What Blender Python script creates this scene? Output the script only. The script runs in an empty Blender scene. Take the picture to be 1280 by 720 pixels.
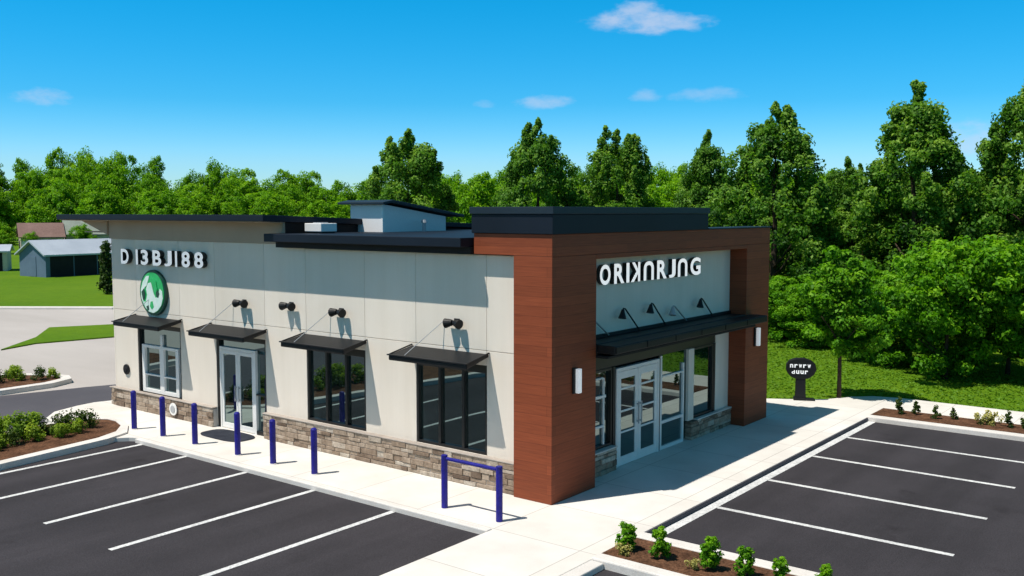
import bpy, math, random
import numpy as np
from mathutils import Vector, Matrix, Euler

scene = bpy.context.scene
col = scene.collection
R = math.radians
random.seed(7)

# ------------------------------------------------------------------ materials
def new_mat(name):
    m = bpy.data.materials.new(name); m.use_nodes = True
    nt = m.node_tree; b = nt.nodes['Principled BSDF']
    return m, nt, b

def lnk(nt, a, b): nt.links.new(a, b)

def noise(nt, scale, detail=4, rough=.6, coord='Object', stretch=None):
    tc = nt.nodes.new('ShaderNodeTexCoord'); n = nt.nodes.new('ShaderNodeTexNoise')
    n.inputs['Scale'].default_value = scale; n.inputs['Detail'].default_value = detail
    n.inputs['Roughness'].default_value = rough
    if stretch:
        mp = nt.nodes.new('ShaderNodeMapping'); mp.inputs['Scale'].default_value = stretch
        lnk(nt, tc.outputs[coord], mp.inputs['Vector']); lnk(nt, mp.outputs['Vector'], n.inputs['Vector'])
    else:
        lnk(nt, tc.outputs[coord], n.inputs['Vector'])
    return n

def ramp(nt, fac, stops):
    r = nt.nodes.new('ShaderNodeValToRGB'); e = r.color_ramp.elements
    while len(e) < len(stops): e.new(.5)
    for i, (p, c) in enumerate(stops):
        e[i].position = p; e[i].color = (*c, 1)
    lnk(nt, fac, r.inputs['Fac']); return r

def mixc(nt, fac, a, b, mode='MIX'):
    m = nt.nodes.new('ShaderNodeMix'); m.data_type = 'RGBA'; m.blend_type = mode
    for sock, v in ((m.inputs[0], fac), (m.inputs[6], a), (m.inputs[7], b)):
        if isinstance(v, (int, float)): sock.default_value = v
        elif isinstance(v, tuple): sock.default_value = (*v, 1)
        else: lnk(nt, v, sock)
    return m.outputs[2]

def bump(nt, b, h, strength, dist=.02):
    bp = nt.nodes.new('ShaderNodeBump'); bp.inputs['Strength'].default_value = strength
    bp.inputs['Distance'].default_value = dist
    lnk(nt, h, bp.inputs['Height']); lnk(nt, bp.outputs['Normal'], b.inputs['Normal'])

def mottled(name, c1, c2, rough=.8, scale=1.2, fine=60, fine_amt=.25, bmp=.15, spec=.3, stretch=None, metal=0):
    """two broad tones, fine grain on top and a bump of the grain"""
    m, nt, b = new_mat(name)
    n1 = noise(nt, scale, 5, .6, 'Object', stretch)
    r = ramp(nt, n1.outputs['Fac'], [(.32, c1), (.68, c2)])
    n2 = noise(nt, fine, 3, .7)
    g = ramp(nt, n2.outputs['Fac'], [(.3, (1-fine_amt,)*3), (.7, (1+fine_amt*.4,)*3)])
    lnk(nt, mixc(nt, 1.0, r.outputs['Color'], g.outputs['Color'], 'MULTIPLY'), b.inputs['Base Color'])
    b.inputs['Roughness'].default_value = rough; b.inputs['Specular IOR Level'].default_value = spec
    b.inputs['Metallic'].default_value = metal
    if bmp: bump(nt, b, n2.outputs['Fac'], bmp)
    return m

M = {}
def asphalt():
    m, nt, b = new_mat('asphalt')
    n1 = noise(nt, .3, 6, .65); r = ramp(nt, n1.outputs['Fac'], [(.3, (.034, .031, .035)), (.7, (.052, .047, .053))])
    n2 = noise(nt, 48, 3, .75); g = ramp(nt, n2.outputs['Fac'], [(.3, (.55,)*3), (.7, (1.35,)*3)])
    n3 = noise(nt, .85, 3, .5); st = ramp(nt, n3.outputs['Fac'], [(.24, (.62, .60, .60)), (.36, (1, 1, 1))])
    n4 = noise(nt, .5, 4, .6, 'Object', (.15, 1.8, 1)); tr = ramp(nt, n4.outputs['Fac'], [(.36, (.86,)*3), (.6, (1.10,)*3)])
    c = mixc(nt, 1.0, r.outputs['Color'], g.outputs['Color'], 'MULTIPLY'); c = mixc(nt, 1.0, c, st.outputs['Color'], 'MULTIPLY'); c = mixc(nt, 1.0, c, tr.outputs['Color'], 'MULTIPLY')
    lnk(nt, c, b.inputs['Base Color']); b.inputs['Roughness'].default_value = .92; b.inputs['Specular IOR Level'].default_value = .22
    bump(nt, b, n2.outputs['Fac'], .5)
    return m
M['asphalt'] = asphalt()
M['lane'] = mottled('worn_asphalt', (.085, .082, .095), (.11, .105, .118), .92, .3, 40, .3, .3, .2)
M['road'] = mottled('pale_road', (.42, .385, .355), (.50, .46, .43), .9, .25, 30, .12, .15, .2, (1, .3, 1))
M['kerb'] = mottled('kerb_concrete', (.66, .62, .57), (.76, .725, .68), .85, 1.5, 40, .15, .2, .3)
M['paint'] = mottled('line_paint', (.62, .62, .61), (.82, .82, .80), .75, 2.2, 26, .45, .2, .2)
M['mulch'] = mottled('mulch', (.085, .042, .024), (.20, .10, .056), .95, 2.5, 22, .7, 1.0, .1)
def stucco():
    m, nt, b = new_mat('panel_stucco')
    n1 = noise(nt, .45, 5, .6); r = ramp(nt, n1.outputs['Fac'], [(.3, (.82, .74, .64)), (.7, (.86, .78, .68))])
    n2 = noise(nt, 90, 3, .7); g = ramp(nt, n2.outputs['Fac'], [(.3, (.94,)*3), (.7, (1.02,)*3)])
    n3 = noise(nt, 1.0, 4, .65, 'Object', (2.6, 2.6, .22)); st = ramp(nt, n3.outputs['Fac'], [(.30, (.955, .95, .94)), (.58, (1, 1, 1))])
    c = mixc(nt, 1.0, r.outputs['Color'], g.outputs['Color'], 'MULTIPLY'); c = mixc(nt, 1.0, c, st.outputs['Color'], 'MULTIPLY')
    at = nt.nodes.new('ShaderNodeAttribute'); at.attribute_name = 'tone'
    pt = ramp(nt, at.outputs['Fac'], [(0, (1, 1, 1)), (1, (.945, .94, .93))])
    c = mixc(nt, 1.0, c, pt.outputs['Color'], 'MULTIPLY')
    lnk(nt, c, b.inputs['Base Color']); b.inputs['Roughness'].default_value = .88; b.inputs['Specular IOR Level'].default_value = .2
    bump(nt, b, n2.outputs['Fac'], .2)
    return m
M['stucco'] = stucco()
M['stucco_back'] = mottled('panel_joint', (.50, .465, .42), (.55, .51, .465), .9, 1, 50, .1, 0, .2)
M['tan'] = mottled('tan_fascia', (.42, .32, .235), (.48, .375, .285), .8, .5, 60, .08, .08, .25)
M['navy'] = mottled('navy_metal', (.005, .009, .017), (.008, .014, .026), .55, .4, 30, .08, .02, .25)
M['coping'] = mottled('coping_metal', (.012, .022, .034), (.017, .030, .045), .5, .4, 30, .08, .02, .3)
M['blackmetal'] = mottled('black_metal', (.007, .007, .008), (.012, .012, .013), .5, 1, 40, .1, .02, .3)
M['soffit'] = mottled('soffit_black', (.010, .010, .011), (.015, .015, .016), .7, 1, 40, .1, .02, .3)
M['blackframe'] = mottled('black_frame', (.010, .010, .010), (.016, .016, .016), .4, 2, 40, .1, 0, .5)
M['whiteframe'] = mottled('white_frame', (.84, .83, .80), (.88, .87, .84), .4, 2, 40, .06, 0, .5)
M['greymetal'] = mottled('grey_metal', (.36, .37, .38), (.44, .45, .46), .4, 2, 40, .06, 0, .5)
M['monitor'] = mottled('pale_siding', (.76, .745, .73), (.82, .805, .79), .7, .6, 30, .06, .05, .3)
M['blue'] = mottled('blue_paint', (.012, .010, .20), (.022, .017, .32), .5, 2.5, 24, .35, .1, .35)
M['darkgreen'] = mottled('dark_green_sign', (.004, .05, .035), (.006, .07, .045), .4, 3, 30, .1, 0, .5)
M['green'] = mottled('green_sign', (.01, .40, .10), (.03, .52, .16), .4, 5, 30, .1, 0, .5)
M['mint'] = mottled('mint_sign', (.62, .86, .76), (.82, .92, .87), .4, 6, 30, .08, 0, .5)
M['trunk'] = mottled('bark', (.045, .032, .022), (.085, .062, .045), .95, 4, 30, .4, .6, .1, (1, 1, .2))
M['barnroof'] = mottled('barn_roof', (.40, .44, .50), (.48, .52, .58), .5, .5, 10, .08, 0, .4)
M['barnblue'] = mottled('barn_wall', (.10, .15, .22), (.13, .19, .27), .8, .5, 10, .1, 0, .3)
M['dark'] = mottled('dark_opening', (.012, .012, .015), (.02, .02, .024), .8, 1, 20, .1, 0, .2)
M['cream'] = mottled('cream_wall', (.52, .46, .38), (.58, .52, .44), .85, .5, 10, .1, 0, .3)
M['redroof'] = mottled('red_roof', (.20, .12, .10), (.27, .17, .145), .85, .5, 5, .2, 0, .2)
M['greyroof'] = mottled('grey_roof', (.22, .25, .21), (.30, .33, .28), .85, .5, 5, .2, 0, .2)
M['tanroof'] = mottled('tan_roof', (.36, .31, .27), (.45, .40, .35), .85, .5, 5, .2, 0, .2)
M['mat'] = mottled('door_mat', (.028, .032, .045), (.045, .05, .065), .95, 3, 60, .3, .4, .1)

# concrete pavement with scored joints
def pavement():
    m, nt, b = new_mat('concrete_paving')
    n1 = noise(nt, .55, 5, .6); r = ramp(nt, n1.outputs['Fac'], [(.28, (.66, .62, .565)), (.62, (.80, .765, .71))])
    n2 = noise(nt, 70, 3, .7); g = ramp(nt, n2.outputs['Fac'], [(.3, (.9,)*3), (.7, (1.03,)*3)])
    c = mixc(nt, 1.0, r.outputs['Color'], g.outputs['Color'], 'MULTIPLY')
    tc = nt.nodes.new('ShaderNodeTexCoord'); br = nt.nodes.new('ShaderNodeTexBrick')
    br.offset = 0; br.inputs['Scale'].default_value = 1; br.inputs['Mortar Size'].default_value = .009
    br.inputs['Brick Width'].default_value = 1.83; br.inputs['Row Height'].default_value = 1.84
    br.inputs['Color1'].default_value = br.inputs['Color2'].default_value = (1, 1, 1, 1)
    br.inputs['Color2'].default_value = (.95, .95, .94, 1)
    br.inputs['Mortar'].default_value = (.62, .6, .58, 1)
    lnk(nt, tc.outputs['Object'], br.inputs['Vector'])
    c = mixc(nt, 1.0, c, br.outputs['Color'], 'MULTIPLY')
    lnk(nt, c, b.inputs['Base Color']); b.inputs['Roughness'].default_value = .88
    b.inputs['Specular IOR Level'].default_value = .25
    bump(nt, b, n2.outputs['Fac'], .15)
    return m
M['concrete'] = pavement()

def wood():
    """horizontal reddish boards: every board its own tone, grain along it"""
    m, nt, b = new_mat('cedar_boards')
    tc = nt.nodes.new('ShaderNodeTexCoord'); sx = nt.nodes.new('ShaderNodeSeparateXYZ')
    lnk(nt, tc.outputs['Object'], sx.inputs[0])
    ad = nt.nodes.new('ShaderNodeMath'); ad.operation = 'ADD'
    lnk(nt, sx.outputs['X'], ad.inputs[0]); lnk(nt, sx.outputs['Y'], ad.inputs[1])
    cx = nt.nodes.new('ShaderNodeCombineXYZ'); lnk(nt, ad.outputs[0], cx.inputs['X']); lnk(nt, sx.outputs['Z'], cx.inputs['Y'])
    br = nt.nodes.new('ShaderNodeTexBrick'); br.offset = .37
    br.inputs['Scale'].default_value = 1; br.inputs['Mortar Size'].default_value = .004
    br.inputs['Brick Width'].default_value = 2.6; br.inputs['Row Height'].default_value = .19
    br.inputs['Color1'].default_value = (.86, .85, .84, 1); br.inputs['Color2'].default_value = (1.10, 1.09, 1.08, 1)
    br.inputs['Mortar'].default_value = (.62, .6, .6, 1)
    lnk(nt, cx.outputs[0], br.inputs['Vector'])
    mp = nt.nodes.new('ShaderNodeMapping'); mp.inputs['Scale'].default_value = (1.2, 26, 1)
    lnk(nt, cx.outputs[0], mp.inputs['Vector'])
    n = nt.nodes.new('ShaderNodeTexNoise'); n.inputs['Scale'].default_value = 1.4; n.inputs['Detail'].default_value = 6
    n.inputs['Roughness'].default_value = .65
    lnk(nt, mp.outputs[0], n.inputs['Vector'])
    r = ramp(nt, n.outputs['Fac'], [(.3, (.195, .043, .016)), (.7, (.29, .070, .026))])
    lnk(nt, mixc(nt, 1.0, r.outputs['Color'], br.outputs['Color'], 'MULTIPLY'), b.inputs['Base Color'])
    b.inputs['Roughness'].default_value = .6; b.inputs['Specular IOR Level'].default_value = .3
    bump(nt, b, n.outputs['Fac'], .12, .01)
    return m
M['wood'] = wood()

def stone():
    m, nt, b = new_mat('ledge_stone')
    at = nt.nodes.new('ShaderNodeAttribute'); at.attribute_name = 'tone'
    r = ramp(nt, at.outputs['Fac'], [(0, (.16, .115, .085)), (.35, (.30, .225, .165)), (.7, (.43, .345, .265)), (1, (.53, .465, .385))])
    n = noise(nt, 9, 6, .7); g = ramp(nt, n.outputs['Fac'], [(.3, (.55, .52, .5)), (.7, (1.25,)*3)])
    lnk(nt, mixc(nt, 1.0, r.outputs['Color'], g.outputs['Color'], 'MULTIPLY'), b.inputs['Base Color'])
    b.inputs['Roughness'].default_value = .92; b.inputs['Specular IOR Level'].default_value = .2
    bump(nt, b, n.outputs['Fac'], .6, .03)
    return m
M['stone'] = stone()

def glass(name='tinted_glass', refl=.36):
    """dark tinted reflective shop glazing"""
    m, nt, b = new_mat(name)
    b.inputs['Base Color'].default_value = (.006, .014, .015, 1)
    b.inputs['Roughness'].default_value = .02
    b.inputs['IOR'].default_value = 1.5
    gl = nt.nodes.new('ShaderNodeBsdfGlossy'); gl.inputs['Roughness'].default_value = .015
    gl.inputs['Color'].default_value = (.46, .64, .63, 1)
    mx = nt.nodes.new('ShaderNodeMixShader'); mx.inputs[0].default_value = refl
    n = noise(nt, .9, 2, .5)
    bp = nt.nodes.new('ShaderNodeBump'); bp.inputs['Strength'].default_value = .03; bp.inputs['Distance'].default_value = .05
    lnk(nt, n.outputs['Fac'], bp.inputs['Height']); lnk(nt, bp.outputs['Normal'], gl.inputs['Normal'])
    out = nt.nodes['Material Output']
    lnk(nt, b.outputs[0], mx.inputs[1]); lnk(nt, gl.outputs[0], mx.inputs[2]); lnk(nt, mx.outputs[0], out.inputs['Surface'])
    return m
M['glass'] = glass()
M['front_glass'] = glass('front_glass', .26)

def emis_white(name, e):
    m, nt, b = new_mat(name)
    n = noise(nt, 6, 2, .5); r = ramp(nt, n.outputs['Fac'], [(.3, (.82,)*3), (.7, (.88,)*3)])
    lnk(nt, r.outputs['Color'], b.inputs['Base Color'])
    b.inputs['Roughness'].default_value = .45
    b.inputs['Emission Color'].default_value = (1, 1, 1, 1); b.inputs['Emission Strength'].default_value = e
    return m
M['letter'] = emis_white('letter_face', .6)
M['letter_side'] = emis_white('letter_face_glow', .35)  # glow added so that letters in the eave shade stay white
M['sconce'] = emis_white('sconce_diffuser', .3)

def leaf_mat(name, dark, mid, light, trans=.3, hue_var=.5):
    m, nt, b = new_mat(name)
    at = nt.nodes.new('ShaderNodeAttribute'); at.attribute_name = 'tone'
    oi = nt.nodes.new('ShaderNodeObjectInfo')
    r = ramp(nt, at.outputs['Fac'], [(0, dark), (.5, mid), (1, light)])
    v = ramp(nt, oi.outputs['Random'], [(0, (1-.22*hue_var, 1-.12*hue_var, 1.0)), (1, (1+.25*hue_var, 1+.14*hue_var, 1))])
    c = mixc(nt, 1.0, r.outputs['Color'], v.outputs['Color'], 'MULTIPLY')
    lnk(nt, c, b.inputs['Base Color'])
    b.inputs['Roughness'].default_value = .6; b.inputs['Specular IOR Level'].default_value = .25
    tr = nt.nodes.new('ShaderNodeBsdfTranslucent')
    lnk(nt, mixc(nt, 1.0, c, (1.25, 1.3, .6), 'MULTIPLY'), tr.inputs['Color'])
    mx = nt.nodes.new('ShaderNodeMixShader'); mx.inputs[0].default_value = trans
    lnk(nt, b.outputs[0], mx.inputs[1]); lnk(nt, tr.outputs[0], mx.inputs[2])
    lnk(nt, mx.outputs[0], nt.nodes['Material Output'].inputs['Surface'])
    return m
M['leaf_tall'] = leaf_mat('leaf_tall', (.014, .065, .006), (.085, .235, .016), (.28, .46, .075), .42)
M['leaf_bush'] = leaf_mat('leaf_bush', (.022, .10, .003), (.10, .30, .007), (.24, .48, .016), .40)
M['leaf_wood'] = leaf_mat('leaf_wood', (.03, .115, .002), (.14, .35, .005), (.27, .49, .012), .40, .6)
M['leaf_shrub'] = leaf_mat('leaf_shrub', (.06, .13, .010), (.18, .30, .018), (.32, .44, .035), .32, .6)
M['leaf_darkshrub'] = leaf_mat('leaf_dark_shrub', (.015, .038, .008), (.045, .09, .012), (.11, .16, .025), .25, .5)
M['leaf_grass'] = leaf_mat('leaf_grass', (.07, .17, .005), (.10, .225, .007), (.13, .27, .01), .2, 0)
M['leaf_yellow'] = leaf_mat('leaf_yellow', (.20, .20, .05), (.42, .40, .12), (.60, .56, .22), .3, .3)

def grass_mat():
    m, nt, b = new_mat('lawn')
    n1 = noise(nt, .12, 5, .6); n2 = noise(nt, 2.2, 6, .75); n3 = noise(nt, 18, 3, .7)
    r = ramp(nt, n1.outputs['Fac'], [(.3, (.085, .185, .006)), (.7, (.125, .225, .008))])
    g = ramp(nt, n2.outputs['Fac'], [(.3, (.80, .83, .76)), (.7, (1.12, 1.1, 1.06))])
    g3 = ramp(nt, n3.outputs['Fac'], [(.3, (.72,)*3), (.7, (1.15,)*3)])
    c = mixc(nt, 1.0, r.outputs['Color'], g.outputs['Color'], 'MULTIPLY')
    c = mixc(nt, 1.0, c, g3.outputs['Color'], 'MULTIPLY')
    lnk(nt, c, b.inputs['Base Color']); b.inputs['Roughness'].default_value = .95
    b.inputs['Specular IOR Level'].default_value = .1
    bump(nt, b, n3.outputs['Fac'], .6, .05)
    return m
M['grass'] = grass_mat()

# ------------------------------------------------------------------ mesh helpers
class MB:
    def __init__(s): s.v, s.f, s.t, s.mi = [], [], [], []
    def face(s, idx, tone=.5, mi=0): s.f.append(tuple(idx)); s.t.append(tone); s.mi.append(mi)
    def hexa(s, p, tone=.5, mi=0):
        n = len(s.v); s.v += [tuple(q) for q in p]
        for f in ((0, 3, 2, 1), (4, 5, 6, 7), (0, 1, 5, 4), (1, 2, 6, 5), (2, 3, 7, 6), (3, 0, 4, 7)):
            s.face([n+i for i in f], tone, mi)
    def box(s, x0, x1, y0, y1, z0, z1, tone=.5, mi=0):
        s.hexa([(x0, y0, z0), (x1, y0, z0), (x1, y1, z0), (x0, y1, z0), (x0, y0, z1), (x1, y0, z1), (x1, y1, z1), (x0, y1, z1)], tone, mi)
        return s
    def prism(s, poly, z0, z1, mi=0):
        """plan polygon (counter-clockwise), extruded in z"""
        n = len(s.v); k = len(poly)
        s.v += [(x, y, z0) for x, y in poly] + [(x, y, z1) for x, y in poly]
        s.face(range(n+k-1, n-1, -1), .5, mi); s.face(range(n+k, n+2*k), .5, mi)
        for i in range(k):
            j = (i+1) % k; s.face((n+i, n+j, n+k+j, n+k+i), .5, mi)
        return s
    def extrude(s, pts, d, mi=0):
        """planar 3-D loop extruded along vector d"""
        n = len(s.v); k = len(pts); d = Vector(d)
        s.v += [tuple(p) for p in pts] + [tuple(Vector(p)+d) for p in pts]
        s.face(range(n+k-1, n-1, -1), .5, mi); s.face(range(n+k, n+2*k), .5, mi)
        for i in range(k):
            j = (i+1) % k; s.face((n+i, n+j, n+k+j, n+k+i), .5, mi)
        return s
    def sheet(s, poly, z):
        n = len(s.v); s.v += [(x, y, z) for x, y in poly]; s.face(range(n, n+len(poly))); return s
    def tube(s, pts, radii, n=10, caps=True, mi=0, tone=.5):
        pts = [Vector(p) for p in pts]
        if isinstance(radii, (int, float)): radii = [radii]*len(pts)
        base = len(s.v); ref = None
        for i, p in enumerate(pts):
            d = (pts[min(i+1, len(pts)-1)] - pts[max(i-1, 0)]).normalized()
            if ref is None: ref = d.orthogonal().normalized()
            u = (ref - d*ref.dot(d)).normalized(); w = d.cross(u); ref = u
            for k in range(n):
                a = 2*math.pi*k/n; s.v.append(tuple(p + (u*math.cos(a) + w*math.sin(a))*radii[i]))
        for i in range(len(pts)-1):
            for k in range(n):
                a = base+i*n+k; b2 = base+i*n+(k+1) % n
                s.face((a, b2, b2+n, a+n), tone, mi)
        if caps:
            s.face([base+k for k in range(n-1, -1, -1)], tone, mi)
            s.face([base+(len(pts)-1)*n+k for k in range(n)], tone, mi)
        return s
    def build(s, name, mats, parent=None, bevel=0, smooth=False, tone=False):
        off = Vector((0, 0, 0))
        p = parent
        while p is not None: off += p.location; p = p.parent
        me = bpy.data.meshes.new(name)
        me.from_pydata([(a-off.x, b-off.y, c-off.z) for a, b, c in s.v], [], s.f)
        if not isinstance(mats, (list, tuple)): mats = [mats]
        for m in mats: me.materials.append(m)
        me.polygons.foreach_set('material_index', s.mi)
        if smooth: me.polygons.foreach_set('use_smooth', [True]*len(s.f))
        if tone:
            a = me.attributes.new('tone', 'FLOAT', 'FACE'); a.data.foreach_set('value', s.t)
        me.update()
        o = bpy.data.objects.new(name, me); col.objects.link(o)
        if parent is not None: o.parent = parent
        if bevel:
            bm = o.modifiers.new('bevel', 'BEVEL'); bm.width = bevel; bm.segments = 2; bm.limit_method = 'ANGLE'; bm.angle_limit = R(40)
        return o

def tag(o, label, cat, group=None):
    o['label'] = label; o['category'] = cat
    if group: o['group'] = group
    return o

def thing(name, loc, label, cat, group=None):
    o = bpy.data.objects.new(name, None); col.objects.link(o); o.location = loc; o.empty_display_size = .2
    return tag(o, label, cat, group)

def struct(o): o['kind'] = 'structure'; return o

def copy_tree(root, loc, rz=None, scale=None):
    r = root.copy(); col.objects.link(r); r.location = loc
    if rz is not None: r.rotation_euler = (0, 0, rz)
    if scale is not None: r.scale = scale if isinstance(scale, (tuple, list)) else (scale,)*3
    for ch in root.children:
        c = ch.copy(); col.objects.link(c); c.parent = r
        for g in ch.children:
            d = g.copy(); col.objects.link(d); d.parent = c
    return r

# ------------------------------------------------------------------ ground, lots, paths
G = -.13          # lawn level
A = -.10          # asphalt level
struct(MB().sheet([(-2500, -2500), (2500, -2500), (2500, 2500), (-2500, 2500)], G).build('ground', M['grass']))
struct(MB().sheet([(-14.2, 0.02), (-1.9, 0.02), (-1.9, 11.9), (-2.5, 11.72), (-5.3, 11.34), (-14.2, 10.3)], A).build('parking_lot', M['asphalt']))
struct(MB().sheet([(-.45, -15), (11.66, -15), (11.66, -2.19), (-.45, -2.19)], A).build('parking_lot', M['asphalt']))
struct(MB().sheet([(-30, -40), (-2.05, -40), (-2.05, -2.46), (-30, -2.46)], A).build('parking_lot', M['asphalt']))
struct(MB().sheet([(-20, 13.2), (-1.0, 15.2), (2.6, 15.9), (2.6, 19.1), (1.2, 19.6), (-20, 25)], A+.002).build('lane', M['lane']))
struct(MB().sheet([(-20, 18), (60, 18), (60, 20), (36, 31), (15.2, 42.6), (11.2, 47.8), (-20, 88)], A-.004).build('road', M['road']))
# green wedge between drive and road, and the pale kerb of the far verge
struct(MB().prism([(3.4, 30.4), (6.2, 33.2), (8.4, 36.4), (11.0, 35.2), (24, 25.2), (24, 21.5), (8.6, 30.6), (5.2, 31.2)][::-1], G, A+.05).build('verge', M['grass']))
k = MB(); k.prism([(-20, 88), (-20.35, 88.2), (11.6, 48.4), (15.6, 43.1), (36.3, 31.4), (60.2, 20.4), (60, 20), (36, 31), (15.2, 42.6), (11.2, 47.8)], G, A+.12)
struct(k.build('kerb', M['kerb'], bevel=.02))
# pavement round the shop
pave = [(-14.2, -2.2), (13.1, -2.2), (13.1, -15), (15.1, -15), (15.1, -2.1), (14.9, -1.35), (14.4, -.85), (13.6, -.4), (13.0, .3),
        (12.5, 1.15), (11.6, 1.5), (10.1, 1.6), (6, 1.6), (6, 12), (2.4, 15.85), (.5, 16.3), (-.2, 16.5), (-.8, 16.4), (-1.6, 16.1), (-2.2, 15.4), (-2.3, 14.5),
        (-1.7, 14.0), (-1.7, 13.0), (-2.2, 12.3), (-2.4, 11.9), (-2.0, 11.56), (-1.85, 11.3), (-1.85, 0), (-14.2, 0)]
struct(MB().prism(pave, G-.05, 0).build('pavement', M['concrete'], bevel=.015))
k = MB(); k.box(-2.0, -1.852, .02, 11.3, G-.04, .003)
struct(k.build('kerb', M['kerb'], bevel=.02))
# left planting bed behind the stalls
bedl = [(-14, 10.5), (-5.3, 11.55), (-2.6, 11.95), (-1.95, 12.25), (-1.5, 12.8), (-1.3, 13.4), (-1.3, 13.8), (-1.6, 14.2), (-2.6, 14.4), (-4.5, 14.3), (-14, 13.6)]
struct(MB().prism(bedl, G, .03).build('planting_bed', M['mulch']))
def offset_strip(outer, inner, z1, name='kerb'):
    m = MB(); n = len(outer)
    for i in range(n-1):
        m.prism([outer[i], outer[i+1], inner[i+1], inner[i]], G-.02, z1)
    return struct(m.build(name, M['kerb']))
offset_strip([(-14, 10.2), (-5.3, 11.26), (-2.5, 11.66), (-1.82, 11.95), (-1.36, 12.68), (-1.14, 13.3), (-1.1, 13.9), (-1.5, 14.42), (-2.6, 14.6), (-4.5, 14.5), (-14, 13.8)],
             [(-14, 10.5), (-5.3, 11.55), (-2.6, 11.95), (-1.95, 12.25), (-1.5, 12.8), (-1.3, 13.4), (-1.3, 13.8), (-1.6, 14.2), (-2.6, 14.4), (-4.5, 14.3), (-14, 13.6)], .045)
# far island
isl_o = [(-6, 21.6), (-1.15, 20.3), (.5, 20.35), (1.35, 20.75), (1.6, 21.4), (1.4, 22.2), (.6, 23.4), (-1.2, 25), (-6, 28)]
isl_i = [(-6, 21.95), (-1.1, 20.65), (.4, 20.7), (1.1, 21.0), (1.3, 21.45), (1.1, 22.1), (.4, 23.1), (-1.3, 24.6), (-6, 27.5)]
struct(MB().prism(isl_i, G, .03).build('planting_bed', M['mulch']))
offset_strip(isl_o, isl_i, .05)
# bed between the two near lots (kerbs both sides) and far bed on the right
struct(MB().box(-1.78, -.74, -15, -2.21, G, .02).build('planting_bed', M['mulch']))
k = MB(); k.box(-2.06, -1.78, -15, -2.205, G, .04); struct(k.build('kerb', M['kerb'], bevel=.025))
k = MB(); k.box(-.74, -.44, -15, -2.205, G, .04); struct(k.build('kerb', M['kerb'], bevel=.025))
struct(MB().box(11.97, 13.095, -15, -2.205, G, .03).build('planting_bed', M['mulch']))
k = MB(); k.box(11.66, 11.97, -15, -2.205, G, .03); struct(k.build('kerb', M['kerb'], bevel=.025))
k = MB(); k.box(-14.2, -2.065, -2.46, -2.205, G, .002); struct(k.build('kerb', M['kerb'], bevel=.02))
k = MB(); k.box(-.43, 11.65, -2.235, -2.203, G-.01, -.004); struct(k.build('kerb', M['lane']))  # dark strip added over the kerb face, its shade put into the colour
# concrete walk at the far side of the lots (out of frame; seen in the glass)
k = MB(); k.box(-16.4, -14.21, -2.2, 12, G, 0); struct(k.build('pavement', M['concrete'], bevel=.02))
k = MB(); k.box(-.5, 15.1, -17, -15.01, G, 0); struct(k.build('pavement', M['concrete'], bevel=.02))
# painted markings
LZ = A+.004
for y in (11.0, 9.12, 6.86, 4.62, 2.33):
    y0 = y
    struct(MB().box(-6.45, -2.01, y0-.06, y0+.06, A+.002, LZ).build('parking_line', M['paint']))
for x in (9.40, 7.03, 4.47, 2.04):
    struct(MB().box(x-.06, x+.06, -6.72, -2.45, A+.002, LZ).build('parking_line', M['paint']))
struct(MB().box(-.43, 11.65, -2.44, -2.245, A+.002, LZ).build('parking_line', M['paint']))

# ------------------------------------------------------------------ the shop
B = thing('coffee_shop', (5, 8, 0), 'single-storey pale grey shop with red-brown timber corner portal and dark flat roofs', 'building')

def wall_panels(mb, axis, face, depth, us, zs, openings, gap=.007):
    """panels of a wall in plane axis=face, seams at us / zs, skipping the openings"""
    for i in range(len(us)-1):
        for j in range(len(zs)-1):
            uc, zc = (us[i]+us[i+1])/2, (zs[j]+zs[j+1])/2
            if any(o[0] < uc < o[1] and o[2] < zc < o[3] for o in openings): continue
            def edge_gap(u, z, du):  # no joint gap along an opening edge
                return gap
            u0, u1, z0, z1 = us[i]+gap, us[i+1]-gap, zs[j]+gap*(zs[j] > .01), zs[j+1]-gap
            if axis == 'x': mb.box(face, face+depth, u0, u1, z0, z1)
            else: mb.box(u0, u1, face, face+depth, z0, z1)

WX = .10
side_open = [(12.45, 14.55, .5, 2.48), (8.82, 10.85, 0, 2.45), (5.27, 7.27, .65, 2.5), (1.74, 3.70, .65, 2.5)]
ys = [.9, 1.74, 3.70, 5.27, 7.27, 8.82, 10.85, 12.45, 14.55, 15.75]
w = MB()
# facade panels: each bay cut at its own sill and head
for i in range(len(ys)-1):
    y0, y1 = ys[i], ys[i+1]
    op = [o for o in side_open if abs(o[0]-y0) < .01]
    top = 4.74 if y1 < 8 else 4.83
    if op:
        o = op[0]
        if o[2] > 0: w.box(WX, WX+.06, y0+.004, y1-.004, 0, o[2], tone=random.random())
        w.box(WX, WX+.06, y0+.004, y1-.004, o[3], 2.80, tone=random.random()); w.box(WX, WX+.06, y0+.004, y1-.004, 2.811, top, tone=random.random())
    else:
        w.box(WX, WX+.06, y0+.004, y1-.004, 0, 2.80, tone=random.random()); w.box(WX, WX+.06, y0+.004, y1-.004, 2.811, top, tone=random.random())
w.build('wall', M['stucco'], B, bevel=.004, tone=True)
bk = MB()
for i in range(len(ys)-1):
    y0, y1 = ys[i], ys[i+1]
    op = [o for o in side_open if abs(o[0]-y0) < .01]
    if op:
        o = op[0]
        if o[2] > 0: bk.box(WX+.06, .36, y0, y1, 0, o[2])
        bk.box(WX+.06, .36, y0, y1, o[3], 4.72)
    else: bk.box(WX+.06, .36, y0, y1, 0, 4.72)
bk.build('wall_backing', M['stucco_back'], B)
core = MB(); core.box(.362, 9.75, .80, 15.72, 0, 4.70); core.box(.10, 9.75, 15.752, 15.80, 0, 4.83); core.box(9.752, 9.8, .5, 15.79, 0, 4.71)
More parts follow.
